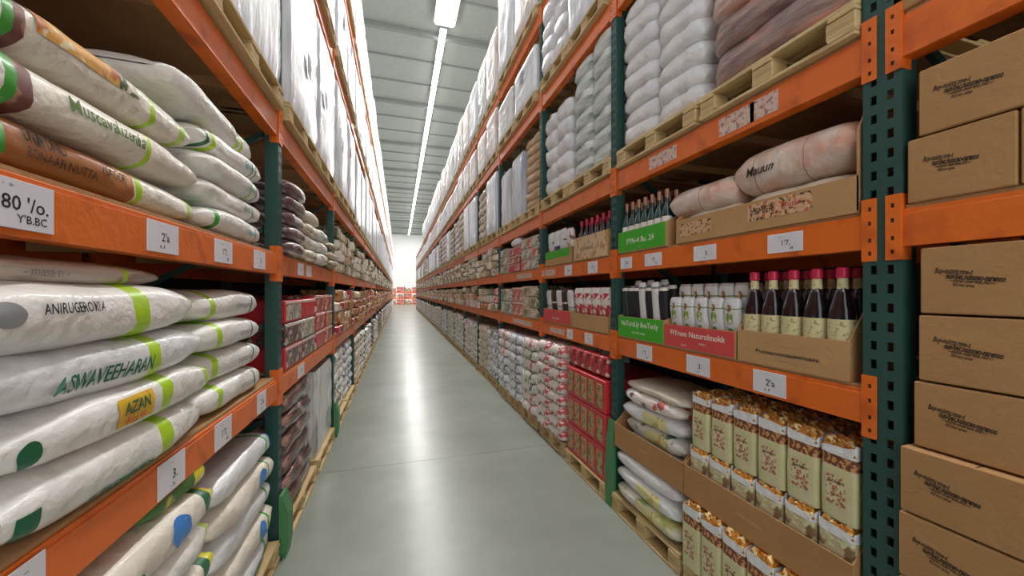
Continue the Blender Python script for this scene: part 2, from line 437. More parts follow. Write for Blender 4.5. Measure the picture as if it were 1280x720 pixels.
rstk = {(1, 2): [(pxY(828, XR), .28, .09), (pxY(920, XR), .22, .1), (pxY(955, XR), .15, .1)],
        (2, 1): [(4.2, .3, .08), (4.45, .12, .08)], (2, 0): [(4.0, .4, .06)], (3, 0): [(5.3, .9, .07)], (3, 1): [(5.2, .7, .07)]}
rack('pallet_rack', 'orange beamed dark green pallet rack along the left side of the aisle', XL, 0, LY, LZ, 'L', tags=ltags)
rack('pallet_rack', 'orange beamed dark green pallet rack along the right side of the aisle', XR, PI, RY, RZ, 'R', skip={(0, 0)}, tags=rtags, stk=rstk)

def PL(y, z, x=0.0): return (XL + x, y, z)              # x < 0 goes into the left rack
def PR(y, z, x=0.0): return (XR - x, y, z)              # x < 0 goes into the right rack
RNG = random.Random(7)

# ------------------------------------------------------------ pallets
def pallet_meshes(W, D, H=0.14):
    tb = MB(); n = 7
    for k in range(n):
        x1 = -D * k / n - 0.004; tb.box(x1 - D / n * 0.82, x1, -W / 2, W / 2, H - 0.02, H, WOOD, 0.003)
    for y in (-W / 2 + 0.05, 0, W / 2 - 0.05): tb.box(-D, 0, y - 0.05, y + 0.05, H - 0.038, H - 0.0201, WOOD, 0.002)
    bb = MB()
    for y in (-W / 2 + 0.05, 0, W / 2 - 0.05): bb.box(-D, 0, y - 0.05, y + 0.05, 0.0185, 0.03, WOOD)
    for x in (-0.05, -D / 2, -D + 0.05): bb.box(x - 0.05, x + 0.05, -W / 2, W / 2, 0.001, 0.018, WOOD, 0.002)
    bl = MB(); bl.box(-0.05, 0.05, -0.055, 0.055, 0.0305, H - 0.0385, WOOD, 0.004)
    return tb, bb, bl
PALN = {}
def pallet_kit(W, D=0.95):
    k = (W, D)
    if k not in PALN:
        tb, bb, bl = pallet_meshes(W, D); bm_ = bl.build('block')
        PALN[k] = ('pallet', 'pallet', None, [part('top_deck', tb.build('top_deck')), part('bottom_deck', bb.build('bottom_deck'))] +
                   [part('block', bm_, (x, y, 0)) for x in (-0.055, -D / 2, -D + 0.055) for y in (-W / 2 + 0.056, 0, W / 2 - 0.056)])
    return PALN[k]
PALF = {}
def pallet_far(W, D=0.95):
    k = (W, D)
    if k not in PALF:
        mb = MB(); mb.box(-D, 0, -W / 2, W / 2, .115, .14, WOOD); mb.box(-D, 0, -W / 2, W / 2, 0, .018, WOOD)
        for y in (-W / 2 + .055, 0, W / 2 - .055): mb.box(-D, 0, y - .055, y + .055, .018, .115, WOOD)
        PALF[k] = ('pallet', 'pallet', mb.build('pallet'), [])
    return PALF[k]

# ------------------------------------------------------------ big loads
def load_sacks(W, H, th, ms, seed, cols=2, D=0.9, band=None, det=True, endface=True, name='wrapped_sack_stack'):
    """shrink-wrapped stack of sacks; each sack a part"""
    n = max(2, round(H / th)); th = H / n; parts = []; vars_ = []
    sw = W / cols
    for v in range(3):
        s = Sack(sw * 1.03, D, th * 1.14, seed + v * 5, e=0.42, wr=1.5 if det else .6, endp=7)
        for m in ms: 
            mb = MB(); s.mesh(mb, m, band or (), 14 if det else 8, 20 if det else 12); vars_.append(mb.build('sack'))
    r = random.Random(seed)
    for i in range(n):
        for c in range(cols):
            me = vars_[(i * 2 + c + seed) % len(vars_)] if len(ms) < 2 else r.choice(vars_)
            parts.append(part('sack', me, (-r.uniform(0, .02), -W / 2 + sw * (c + .5), i * th - (0 if i == 0 else .07 * th)), 0))
    return (name, 'stack of sacks', None, parts)
def merge_kit(kit, name=None, cat=None):
    mb = MB()
    for pn, pm, pl, pr, lab, kids in kit[3]:
        for p in pm.polygons:
            pass
        o = len(mb.v); mb.v += [(v.co.x + pl[0], v.co.y + pl[1], v.co.z + pl[2]) for v in pm.vertices]
        sl = [mb.slot(m) for m in pm.materials]
        for p in pm.polygons: mb.f.append(tuple(i + o for i in p.vertices)); mb.mi.append(sl[p.material_index]); mb.sm.append(p.use_smooth)
    return (name or kit[0], cat or kit[1], mb.build(name or kit[0]), [])
def load_film(W, H, seed, m, lab=True, D=0.92, cartons=True):
    """film wrapped cube of cartons: folds run down the film"""
    mb = MB(); r = random.Random(seed); n = 64; nz = 12; rings = []
    for i in range(nz + 1):
        z = H * i / nz; ring = []
        for k in range(n):
            a = 2 * PI * k / n; x = spow(math.cos(a), 0.11) * D / 2; y = spow(math.sin(a), 0.11) * W / 2
            f = noise.noise(Vector((a * 9, seed * 2.3, z * 0.8))) * 0.022 + noise.noise(Vector((x * 2, y * 2, z * 4 + seed))) * 0.012
            if cartons and i % 3 == 0 and 0 < i < nz: f -= 0.01
            sc = 1 + f - (0.03 if i in (0, nz) else 0)
            ring.append((x * sc - D / 2, y * sc * 0.985, z))
        rings += ring
    fs = [(i * n + k, i * n + (k + 1) % n, (i + 1) * n + (k + 1) % n, (i + 1) * n + k) for i in range(nz) for k in range(n)]
    mb.add(rings, fs, m, True); mb.add(rings[-n:], [tuple(range(n))], m); mb.add(rings[:n], [tuple(range(n))[::-1]], m)
    parts = []
    if lab:
        lb = MB(); y = r.uniform(-W * .3, W * .1); z = r.uniform(.35, .75) * H
        lb.box(0.012, 0.016, y, y + .12, z, z + .17, mat('grey_paper_label', '#a6a8b4', 0.5, spot='#5d6068', sscale=50, samt=.4)); parts.append(part('shipping_label', lb.build('shipping_label')))
    return ('wrapped_load', 'wrapped goods', mb.build('wrapped_load'), parts)

FILMW = mat('white_stretch_film', '#e0e3ea', 0.32, 0.45, 9, spot=('#b9c1d0', '#eceef2'), sscale=5, samt=0.36, ssoft=0.15, coat=0.5, stretch=(1, 1, .2))
FILMB = mat('bluish_stretch_film', '#d5dbe6', 0.32, 0.45, 9, spot='#a9b6cb', sscale=6, samt=0.35, ssoft=0.15, coat=0.5, stretch=(1, 1, .2))
FILMP = mat('pinkish_stretch_film', '#e6dcd8', 0.32, 0.45, 9, spot='#cda9a0', sscale=7, samt=0.3, ssoft=0.1, coat=0.5, stretch=(1, 1, .3))
FILMG = mat('grey_white_film', '#dfe1df', 0.32, 0.45, 9, spot='#9aa09c', sscale=8, samt=0.25, ssoft=0.1, coat=0.5, stretch=(1, 1, .3))
S_WHITE = mat('white_wrapped_sack', '#f1f1f3', 0.3, 0.45, 14, spot='#dcdfe6', sscale=5, samt=.3, ssoft=.15, coat=.4)
S_GRNGREY = mat('grey_green_wrapped_sack', '#d2dbda', 0.3, 0.5, 14, spot=('#56767b', '#edf1ef'), sscale=5, samt=.42, ssoft=.06, coat=.4, stretch=(1, .5, 2.6))
S_PINK = mat('pink_grey_wrapped_sack', '#cda79a', 0.35, 0.5, 14, spot=('#d8765a', '#dfd6d2'), sscale=6, samt=.4, ssoft=.12, coat=.4, stretch=(1, .5, 2))
S_PINK2 = mat('mauve_wrapped_sack', '#a58a84', 0.35, 0.5, 14, spot=('#cf9080', '#7a625e'), sscale=7, samt=.4, ssoft=.1, coat=.4, stretch=(1, .5, 2))
S_TAN = mat('tan_wrapped_sack', '#d0b088', 0.45, 0.4, 14, spot='#b48d60', sscale=8, samt=.3, ssoft=.1, coat=.2)
S_BEIGE = mat('beige_wrapped_sack', '#dccfb6', 0.4, 0.4, 14, spot=('#a08a66', '#eee8dc'), sscale=11, samt=.36, coat=.3)
S_PURP = mat('plum_wrapped_sack', '#7a5c60', 0.3, 0.5, 14, spot=('#d9cfd0', '#42323a'), sscale=10, samt=.4, coat=.4, stretch=(1, .4, 2))
S_WPINK = mat('white_pink_sack', '#f0e6e2', 0.4, 0.35, 18, spot=('#dd5f58', '#7d5a5a', '#f6f3f1'), sscale=9, samt=.27, coat=.3)
S_WBLUE = mat('white_blue_sack', '#e9ecf0', 0.4, 0.35, 18, spot=('#7f95b2', '#4a5260', '#f2f4f4'), sscale=9, samt=.28, coat=.3)
S_WGRN = mat('white_green_sack', '#e9ece4', 0.4, 0.35, 18, spot=('#4c6e58', '#a08060', '#f2f2ee'), sscale=9, samt=.28, coat=.3)
S_MAR = mat('dark_maroon_wrapped_sack', '#6d4b44', 0.3, 0.5, 14, spot=('#a97f74', '#3e2c2a'), sscale=8, samt=.4, coat=.4, stretch=(1, .4, 2))
S_RED = mat('red_pack', '#c8323a', 0.4, 0.2, 18, spot=('#e9d8c8', '#7a2a2a'), sscale=14, samt=.36, coat=.3)
S_ORA = mat('orange_brown_pack', '#c9824a', 0.45, 0.2, 18, spot=('#e8cf9c', '#7d4526'), sscale=16, samt=.42, coat=.3)
S_OLI = mat('olive_pack', '#9a9272', 0.45, 0.2, 18, spot=('#e2dcc0', '#5b5a3c'), sscale=16, samt=.42, coat=.3)

# hero loads ----------------------------------------------------
R = PI
def pallet_at(side, y, z, W, lab, near=True, x=0.03, D=0.95, group=None):
    k = pallet_kit(W, D) if near else pallet_far(W, D)
    return place(k, PL(y, z, x) if side == 'L' else PR(y, z, x), 0 if side == 'L' else R, lab, group)
def load_at(side, kit, y, z, lab, group=None, x=0.0):
    return place(kit, PL(y, z, x) if side == 'L' else PR(y, z, x), 0 if side == 'L' else R, lab, group)

DK = 0.0145                                             # top of a deck board over its beam
# right rack, third beam level
pallet_at('R', 1.425, RZ[2] + DK, 0.80, 'wooden pallet under the pink sacks above the long cushioned rolls')
load_at('R', load_sacks(0.78, 1.2, 0.2, [S_PINK, S_PINK2], 3, cols=1), 1.425, RZ[2] + DK + .142, 'wrapped stack of pink and mauve sacks nearest on the upper right shelf')
pallet_at('R', 2.29, RZ[2] + DK, 0.86, 'wooden pallet under the plain white bulging sacks on the upper right shelf')
load_at('R', load_sacks(0.84, 1.12, 0.14, [S_WHITE], 11), 2.29, RZ[2] + DK + .142, 'tall stack of plain white bulging sacks beside the pink sacks')
pallet_at('R', 3.24, RZ[2] + DK, 0.8, 'wooden pallet under the grey green sacks on the upper right shelf')
load_at('R', load_sacks(0.78, 1.18, 0.17, [S_GRNGREY], 17, cols=2), 3.24, RZ[2] + DK + .142, 'wrapped stack of grey green mottled sacks on the upper right shelf')
pallet_at('R', 4.07, RZ[2] + DK, 0.78, 'wooden pallet under the white sacks left of the grey green stack')
load_at('R', load_sacks(0.74, 0.98, 0.19, [S_WHITE], 23, cols=2), 4.07, RZ[2] + DK + .142, 'white wrapped sack stack between grey green and tan stacks')
pallet_at('R', 4.9, RZ[2], 0.66, 'wooden pallet under the tan sack stack')
load_at('R', load_sacks(0.62, 1.0, 0.12, [S_TAN], 29, cols=1), 4.9, RZ[2] + .142, 'tall tan brown sack stack among white loads on the upper right shelf')
for k, (yy, hh, mm) in enumerate([(5.55, .95, FILMB), (6.2, .9, FILMW)]):
    pallet_at('R', yy, RZ[2], 0.6, ['wooden pallet under the bluish load just left of the tan stack', 'wooden pallet under the second pale load left of the tan stack'][k])
    load_at('R', load_film(.58, hh, 30 + k, mm, False), yy, RZ[2] + .142, ['bluish film wrapped load just left of the tan sack stack', 'white film wrapped load second left of the tan sack stack'][k])
# right rack, fourth and fifth levels near
names = ['nearest bay', 'second bay', 'third bay', 'fourth bay']
for lvl, (zz, hs, mats_) in enumerate([(RZ[3], (.9, .98, .9, .85, .62, .6, .9, .85), (S_WHITE, S_WHITE, FILMW, S_WHITE, FILMW, FILMG, FILMB, FILMW)),
                                       (RZ[4], (1.6, 1.7, 1.65, 1.55, 1.5, 1.6, 1.4, 1.3), (FILMW, FILMP, FILMW, FILMP, FILMP, FILMW, FILMP, FILMW))]):
    for bi in range(1, 4):
        y0, y1 = RY[bi] + .07, RY[bi + 1] - .07; wdt = (y1 - y0) / 2
        for q in (0, 1):
            i = (bi - 1) * 2 + q; yy = y0 + wdt * (q + .5); m = mats_[i]; lv = ['fourth', 'top'][lvl]
            side_ = ['near', 'far'][q]
            pallet_at('R', yy, zz, round(wdt - .03, 3), 'wooden pallet, %s end of the %s, %s level of right rack' % (side_, names[bi - 1], lv), x=.05)
            if m in (S_WHITE,): kit = load_sacks(wdt - .06, hs[i], .2, [m], 40 + i, cols=2)
            else: kit = load_film(wdt - .06, hs[i], 40 + i + lvl * 9, m, lvl == 0 and q == 0)
            load_at('R', kit, yy, zz + .142, 'pale wrapped load, %s end of the %s, %s level of right rack' % (side_, names[bi - 1], lv), x=.05)

# left rack, levels above the third beam: tall white wrapped loads
lnames = ['nearest left bay', 'second left bay', 'third left bay']
for lvl in (2, 3, 4):
    hh = {2: 1.36, 3: 1.12, 4: 1.75}[lvl]
    for bi in range(0, 3):
        y0, y1 = LY[bi] + .06, LY[bi + 1] - .06; wdt = (y1 - y0) / 2
        for q in (0, 1):
            yy = y0 + wdt * (q + .5); zt = LZ[lvl] + (DK if (lvl == 2) else 0)
            lv = {2: 'third', 3: 'fourth', 4: 'top'}[lvl]
            pallet_at('L', yy, zt, round(wdt - .03, 3), x=.045, lab='wooden pallet, %s end of the %s, %s beam level' % (['near', 'far'][q], lnames[bi], lv))
            kit = load_film(wdt - .02, hh - RNG.uniform(0, .12), 70 + lvl * 7 + bi * 2 + q, RNG.choice([FILMW, FILMB, FILMW]), True)
            load_at('L', kit, yy, zt + .142, 'white film wrapped load, %s end of the %s, %s beam level' % (['near', 'far'][q], lnames[bi], lv), x=.035)

# ------------------------------------------------------------ left rack hand-stacked sacks
def sack_kit(L, W, H, seed, base=WHITE, bands=(), deco=None, name='rice_sack', cat='sack', **kw):
    s = Sack(L, W, H, seed, **kw); mb = MB(); s.mesh(mb, base, bands, 26, 28)
    if deco: deco(s, mb)
    return (name, cat, mb.build(name), [])
def put(side, kit, y, z, x, lab, tx=0.0, ty=0.0, rz=0.0, group=None):
    loc = PL(y, z, x) if side == 'L' else PR(y, z, x)
    return place(kit, loc, 0, lab, group, rot=(tx, ty, (0 if side == 'L' else PI) + rz))
# level 1 near stack (bottom to top), lying along the aisle
z0 = LZ[0] + DK
def deco5(s, mb):
    mb.text('ASWAVEENARA', .035, DGREEN, s.map(-.08, -.045), shear=.3, maxw=.25)
    s.patch(mb, -.40, -.355, -.06, .02, DGREEN)
def deco4(s, mb):
    s.patch(mb, -.15, .01, -.035, .04, YELLOWL)
    mb.text('AZAN', .045, DGREEN, s.map(-.07, .012, .006), bold=.02, maxw=.12); mb.text('Rice 4A', .028, RED, s.map(-.07, -.02, .006), maxw=.12)
    s.patch(mb, -.40, -.36, -.055, .03, DGREEN, ell=True)
def deco3(s, mb):
    mb.text('ASWAVEEHARAN', .055, DGREEN, s.map(-.10, -.015), shear=.35, bold=.012, maxw=.36)
    s.patch(mb, -.43, -.40, -.05, .05, DGREEN)
def deco2(s, mb):
    mb.text("ANIRUGERO'KI A", .034, INKD, s.map(-.17, .02), maxw=.19, bold=.01)
    s.patch(mb, -.375, -.30, -.02, .045, GREYINK, ell=True)
def deco1(s, mb): mb.text('- masa n -', .03, GREYINK, s.map(-.1, 0), maxw=.3)
LB = [(.35, .42, LIME), (.86, .93, LIME)]
k5 = sack_kit(.90, .5, .158, 1, WHITE, [(.18, .32, LIME), (-.99, -.93, DGREEN)], deco5)
k4 = sack_kit(.90, .5, .158, 2, WHITE, [(.12, .26, LIME), (.80, .9, LIME)], deco4)
k3 = sack_kit(.92, .5, .158, 3, WHITE2, [(.13, .26, LIME), (.9, .96, LIME)], deco3)
k2 = sack_kit(.88, .5, .172, 4, WHITE, [(.12, .29, LIME), (.86, .95, LIME)], deco2)
k1 = sack_kit(.86, .5, .07, 5, mat('dull_wrapped_sack', '#cfc3b8', .35, .5, 18, spot='#a08f84', sscale=9, samt=.35, coat=.5, stretch=(1, .4, 2)), [(.4, .45, LIME)], deco1)
labs = ['bottom sack of the near pile on the lower left shelf, green stripe along its edge',
        'white sack with yellow label in the near pile on the lower left shelf',
        'white sack with large slanted green lettering on the lower left shelf',
        'big white sack with round grey emblem on the lower left shelf',
        'thin creased dull sack on top of the near pile on the lower left shelf']
z = z0
for k, (kt, hgt, yy, xx, lab) in enumerate(zip((k5, k4, k3, k2, k1), (.142, .142, .142, .16, .07), (1.45, 1.47, 1.42, 1.36, 1.30), (.03, .035, .02, .03, -.04), labs)):
    put('L', kt, yy, z, xx, lab, tx=(.0, .0, .0, .0, .0)[k], rz=(.02, .0, -.02, .01, 0)[k]); z += hgt
def decof(txt, col, ink=TEALINK):
    def f(s, mb): mb.text(txt, .045, ink, s.map(.12, .0), maxw=.22, shear=.2)
    return f
kf = [sack_kit(.8, .46, .15, 10 + i, WHITE, [(-.62, -.5, LIME), (.52, .56, DGREEN)], decof('namoqiaen', LIME, GREYINK)) for i in range(4)]
z = z0
for i, lab in enumerate(['lowest', 'second from bottom', 'third from bottom', 'topmost']):
    put('L', kf[i], 2.28 - .01 * i, z, -.01 - .01 * (i % 2), '%s white rice sack, far pile, lower left shelf beside the post' % lab, rz=.02 * (-1) ** i); z += .143
# rear rows behind, dim
for i in range(3):
    put('L', kf[i], 1.5, z0 + i * .143, -.52, 'white sack in the dim second row behind the near pile on the lower left shelf', group='sacks in the rear row of the lower left shelf')

# level 2 near stack
z0 = LZ[1] + DK
def d23(s, mb):
    mb.text('UNIMOND', .042, INK, s.map(-.11, .022, .004), maxw=.12, bold=.01); mb.text('BONAAR NUTTA', .03, INK, s.map(-.06, -.012, .004), maxw=.2); mb.text('(SAGOR)', .035, INK, s.map(.11, .01, .004), maxw=.11)
def d22(s, mb): mb.text('Muscavalizenda', .05, mat('olive_ink', '#5d7a34', .5), s.map(.10, .012), maxw=.27, bold=.012)
def d21(s, mb):
    s.patch(mb, -.105, .16, .0, .05, OCHRE); s.patch(mb, .165, .24, 0, .045, mat('dark_leaf_print', '#55613c', .5, spot='#e6dccb', sscale=30, samt=.5))
k23 = sack_kit(1.30, .5, .128, 21, CREAM, [(-.98, -.37, WHITE), (-.37, -.32, GREEN), (-.32, .31, BROWN), (.32, .36, LIME), (.84, .9, LIME)], d23, endp=5)
k22 = sack_kit(1.30, .5, .145, 22, CREAM, [(-.98, -.32, WHITE), (-.32, -.275, GREEN), (-.275, -.205, MAROON), (.385, .42, LIME)], d22)
k21 = sack_kit(1.30, .5, .145, 23, CREAM, [(-.98, -.285, WHITE), (-.285, -.24, GREEN), (-.24, -.195, MAROON), (.46, .5, LIME), (.78, .86, LIME)], d21)
put('L', k23, 1.29, z0, -.02, 'brown printed sack with green band lowest on the upper left shelf')
put('L', k22, 1.27, z0 + .125, -.01, 'cream sack with maroon picture and olive lettering on the upper left shelf', tx=.0)
put('L', k21, 1.25, z0 + .262, -.015, 'cream sack with orange picture strip on top of the near upper left pile', tx=.03)
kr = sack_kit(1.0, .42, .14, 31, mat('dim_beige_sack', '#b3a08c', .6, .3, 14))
put('L', kr, 1.42, z0, -.5, 'plain beige sack in the rear row of the upper left shelf, lowest'); put('L', kr, 1.46, z0 + .135, -.5, 'plain beige sack in the rear row of the upper left shelf, middle'); put('L', kr, 1.32, z0 + .27, -.47, 'plain beige sack, rear row of upper left shelf, behind the orange strip sack')
put('L', kr, 1.34, z0 + .405, -.45, 'plain beige sack topmost in the rear row of the upper left shelf')
z = z0
bnd = [[(-.8, -.7, GREEN)], [(.45, .48, DGREEN)], [(.3, .34, LIME)], [(-.84, -.78, DGREEN), (-.74, -.66, LIME), (.4, .43, DGREEN)]]
for i, lab in enumerate(['lowest, with green end', 'second from bottom', 'third from bottom', 'fourth from bottom, with green and lime bands']):
    kk = sack_kit(.74, .46, .13, 33 + i, WHITE, bnd[i] + [(.52, .55, GREYINK)], decof(['kaspuni', 'B907', 'Jalpano', 'Spuirn'][i], 0))
    put('L', kk, 2.29, z, -.01 * (i % 2), 'white sack, far pile, upper left shelf, %s' % lab, rz=.015 * (-1) ** i); z += .12
kk = sack_kit(.98, .46, .145, 39, WHITE, [(.35, .41, LIME), (.47, .53, LIME)], decof('Seapan', 0, GREYINK))
put('L', kk, 2.17, z, -.03, 'long white sack with two lime bands topmost on the upper left shelf', rz=.05)

# floor level left
pallet_at('L', 1.42, 0, 1.05, 'wooden pallet on the floor under the yellow ended sacks at the left', x=.02)
pallet_at('L', 2.42, 0, .88, 'wooden pallet on the floor beside the first left post guard', x=.02)
def dblue(s, mb):
    s.patch(mb, .12, .24, -.045, .05, BLUE, ell=True); mb.text('SONAR', .05, DGREEN, s.map(-.1, -.02), maxw=.2)
z = .142
ords = ['lowest', 'second from bottom', 'third from bottom', 'fourth from bottom', 'fifth from bottom', 'topmost']
for i in range(6):
    kk = sack_kit(.98, .5, .155, 50 + i, [WHITE, CREAM][i % 2], [(.72, .84, DGREEN), (.84, .99, YELLOW)] if i % 2 else [(.86, .94, LIME)] , dblue if i in (5, 3) else None)
    put('L', kk, 1.46 + .015 * (i % 2), z, .02 + .01 * (i % 2), '%s sack, near pile on the floor pallet under the lower left shelf' % ords[i]); z += .142
kk = sack_kit(.42, .46, .12, 58, mat('green_folded_sack', '#4d7a3c', .5, .4, 14, spot='#d9d64a', sscale=6, samt=.4), [(.3, .99, YELLOW)])
put('L', kk, 1.74, z, .0, 'green and yellow folded sack on top of the near floor pile at left')
z = .142
for i in range(5):
    def db(s, mb, i=i):
        if i in (1, 3): s.patch(mb, .1, .2, -.05, .05, BLUE, ell=True)
        if i == 0: s.patch(mb, -.3, .3, -.05, .0, DGREEN)
    kk = sack_kit(.82, .46, .168, 60 + i, [WHITE2, CREAM][i % 2], [(.55, .6, GREEN)] + ([(.75, .95, BLUE)] if i == 4 else []), db)
    put('L', kk, 2.42, z, .01 * (i % 2), '%s white sack, floor pile beside the left green post guard' % (ords[i] if i < 4 else 'topmost'), rz=.02 * (-1) ** i); z += .155

# left second bay -----------------------------------------------
z0 = LZ[1] + DK
def pile(side, y, z0, n, th, L, ms, seed, lab, W=.46, x=0.0, name='sack', rz=0):
    z = z0
    for i in range(n):
        r = random.Random(seed + i)
        kk = sack_kit(L, W, th * 1.08, seed + i, ms[i % len(ms)], name=name)
        put(side, kk, y + r.uniform(-.012, .012), z, x + r.uniform(-.012, .012), '%s %s' % (['lowest', 'second lowest', 'third lowest', 'fourth lowest', 'fifth lowest', 'sixth lowest', 'seventh lowest'][i] if i < n - 1 else 'topmost', lab), rz=rz + r.uniform(-.02, .02)); z += th
pile('L', 3.25, z0, 5, .108, .5, [S_PURP], 80, 'plum coloured sack in the pile just past the first left post', x=.05)
pile('L', 3.78, z0, 4, .11, .52, [S_BEIGE, CREAM], 90, 'beige sack in the pile behind the plum sacks on the left', x=.05)
pile('L', 4.33, z0, 3, .12, .5, [S_WGRN, WHITE], 100, 'white green sack in the low pile on the second left bay', x=.05)
pile('L', 4.83, z0, 3, .1, .44, [S_OLI, S_BEIGE], 104, 'olive sack in the last pile of the second left bay', x=.05)
# wrapped red and black boxes
z0 = LZ[0] + DK
def box_stack(W, D, rows, cols, bh, ms, seed, film=True, lid=True, name='boxed_goods_stack'):
    parts = []; bw = W / cols
    for r_ in range(rows):
        for c in range(cols):
            mb = MB(); m = ms[(r_ * cols + c) % len(ms)]
            mb.box(-D, 0, -bw / 2 + .003, bw / 2 - .003, 0.002, bh - .004, m, .006)
            mb.box(0, .003, -bw * .42, bw * .42, bh * .12, bh * .8, ms[(r_ + c + 1) % len(ms)])
            mb.box(.0005, .004, -bw * .47, bw * .47, bh * .84, bh * .93, mat('pale_tape_strip', '#e8d5c8', .4))
            parts.append(part('box', mb.build('box'), (0, -W / 2 + bw * (c + .5), r_ * bh)))
    return (name, 'stack of boxes', None, parts)
BLK = mat('black_pack_print', '#4a3c3a', .4, .2, 20, spot=('#c9b8aa', '#a83a3c'), sscale=16, samt=.35, coat=.4)
PCK = mat('grey_pack_print', '#b9b3a4', .4, .2, 20, spot=('#e9e5da', '#6d6a5c'), sscale=14, samt=.35, coat=.4)
load_at('L', box_stack(1.0, .6, 3, 2, .17, [RED, BLK, BLK, PCK, RED], 1), 3.55, z0, 'film wrapped stack of red and black boxes past the first left post')
load_at('L', box_stack(.5, .6, 3, 1, .18, [S_RED, RED, S_RED], 2), 4.33, z0, 'red and white wrapped box column left of the red and black boxes')
load_at('L', box_stack(.4, .6, 3, 1, .18, [S_ORA, S_RED], 2), 4.83, z0, 'orange brown box column at the end of the second left bay')
# floor level second left bay
pallet_at('L', 3.5, 0, 1.0, 'wooden pallet on the floor under the dark maroon sacks'); pallet_at('L', 4.58, 0, .95, 'wooden pallet on the floor under the white wrapped sacks at left')
load_at('L', load_sacks(.98, .9, .15, [S_MAR], 120, cols=1), 3.5, .142, 'film wrapped stack of dark maroon sacks on the floor at left', x=.02)
load_at('L', load_film(.9, .86, 121, FILMG, False), 4.58, .142, 'grey white wrapped load on the floor beside the maroon sacks')

# ------------------------------------------------------------ right rack, nearest cartons with scribbled print
def carton_kit(W, H, D=.5, seed=0, m=CARD):
    mb = MB(); mb.box(-D, 0, -W / 2, W / 2, .001, H - .003, m, .004)
    mb.box(-D, -.004, -.002, .002, H - .004, H - .0022, INK)     # top flap seam
    t = .155 if W > .3 else .13; cy = -.065 if W > .3 else -.015; k = t / .155
    f = lambda dy, dz: (lambda tx, ty: (.0012, cy + dy * k + tx, H * .5 + dz + ty + (tx + dy) * -.12))
    mb.text('Buy-nuisty.nne-t', .026, INK, f(-.035, .024), shear=.5, bold=.015, maxw=.09 * k)
    mb.text('nun-bec.nusuceo-narenoo', .027, INK, f(.012, .008), shear=.5, bold=.03, maxw=.13 * k)
    mb.text('--nos-neree.nc--', .016, INK, f(.006, -.006), shear=.5, bold=.02, maxw=.10 * k)
    mb.text('fd:no-sne', .016, INK, f(-.012, -.019), shear=.5, bold=.01, maxw=.05 * k)
    tape = MB(); tape.box(-.06, .0008, -.025, .025, H - .0018, H - .0010, CARDIN)
    return ('carton', 'carton', mb.build('carton'), [])
CB = carton_kit(.365, .229); CS = carton_kit(.25, .226, seed=1)
z2 = RZ[1] + DK
def yl(px, X=XR): return pxY(px, X)
put('R', CS, yl(1134) - .125, z2, .0, 'brown carton lower on the near right shelf beside the post')
put('R', CS, yl(1134) - .125 - .256, z2, .0, 'brown carton at the right edge next to the lower shelf carton')
put('R', CB, yl(1148) - .1825, z2 + .229, .0, 'brown carton upper on the near right shelf beside the post')
put('R', CS, .23, z2 + .229, .0, 'brown carton upper on the near right shelf, outermost')
tops = [1.955 - .2325 * i for i in range(8)]
xo = [0.0, 0.0, .0, .03, .03, .03, .03, .03]; yo = [yl(1150), yl(1148), yl(1142), yl(1132), yl(1130), yl(1130), .86, .86]
wd_ = ['top', 'second', 'third', 'fourth', 'fifth', 'sixth', 'seventh', 'eighth']
for i in range(8):
    put('R', CB, yo[i] - .1825, tops[i] - .229 , xo[i], '%s carton from the top of the tall brown stack at right' % wd_[i])
pallet_at('R', .6, 0, .9, 'wooden pallet under the tall brown carton stack', x=.04, D=.95)
for i in range(8): put('R', CB, .66 - .37, tops[i] - .229, xo[i], '%s carton from the top of the second brown stack at the right edge' % wd_[i])
put('R', CB, yl(1108) - .2, RZ[2] + DK, .0, 'brown carton on the highest visible beam at the right edge')
put('R', CB, yl(1108) - .58, RZ[2] + DK, .0, 'second brown carton on the highest visible beam at the right edge')

# ------------------------------------------------------------ display trays
def tray_kit(W, D, hf, hb, m, front=None, texts=(), name='display_tray', inner=None):
    mb = MB(); t = .006
    mb.box(-D, 0, -W / 2, W / 2, .001, t, m)
    mb.box(-t, 0, -W / 2, W / 2, t, hf, m); mb.box(-D, -D + t, -W / 2, W / 2, t, hb, m)
    pr = [(-t, t), (-t, hf), (-D * .45, hb), (-D + t, hb), (-D + t, t)]
    mb.prism(pr, -W / 2, -W / 2 + t, m); mb.prism(pr, W / 2 - t, W / 2, m)
    parts = []
    if front or texts:
        fm = MB()
        if front: fm.box(.0002, .002, -W / 2 + .006, W / 2 - .006, .008, hf - .002, front)
        for (tx, sz, dy, zf, ink) in texts:
            fm.text(tx, sz, ink, (lambda a, b, dy=dy, zf=zf: (.0026, dy + a, zf * hf + b)), maxw=W * .86, bold=.012)
        parts.append(part('printed_front', fm.build('printed_front'), label=None))
    return (name, 'display tray', mb.build(name), parts)
def lathe_kit(name, cat, segs, n=20):
    """segs: list of (partname, prof, e)"""
    parts = []
    for pn, prof, e in segs:
        mb = MB(); slathe(mb, prof, e, n); parts.append(part(pn, mb.build(pn)))
    return (name, cat, None, parts)
soy = lathe_kit('sauce_bottle', 'bottle', [
    ('bottle_body', [(0, .036, .037, SOY), (.008, .042, .043, SOY), (.245, .043, .045, SOY), (.275, .041, .042, SOY), (.345, .024, .024, SOY), (.365, .016, .016, SOY), (.41, .0155, .0155, SOY)], .8),
    ('bottle_label', [(.10, .0445, .0455, SOYLAB), (.235, .0455, .0470, SOYLAB)], .8),
    ('neck_label', [(.355, .0195, .0195, SOYLAB), (.402, .0175, .0175, SOYLAB)], 1),
    ('cap', [(.402, .020, .020, CAPRED), (.406, .0225, .0225, CAPRED), (.440, .0215, .0215, CAPRED), (.445, .018, .018, CAPRED)], 1)])
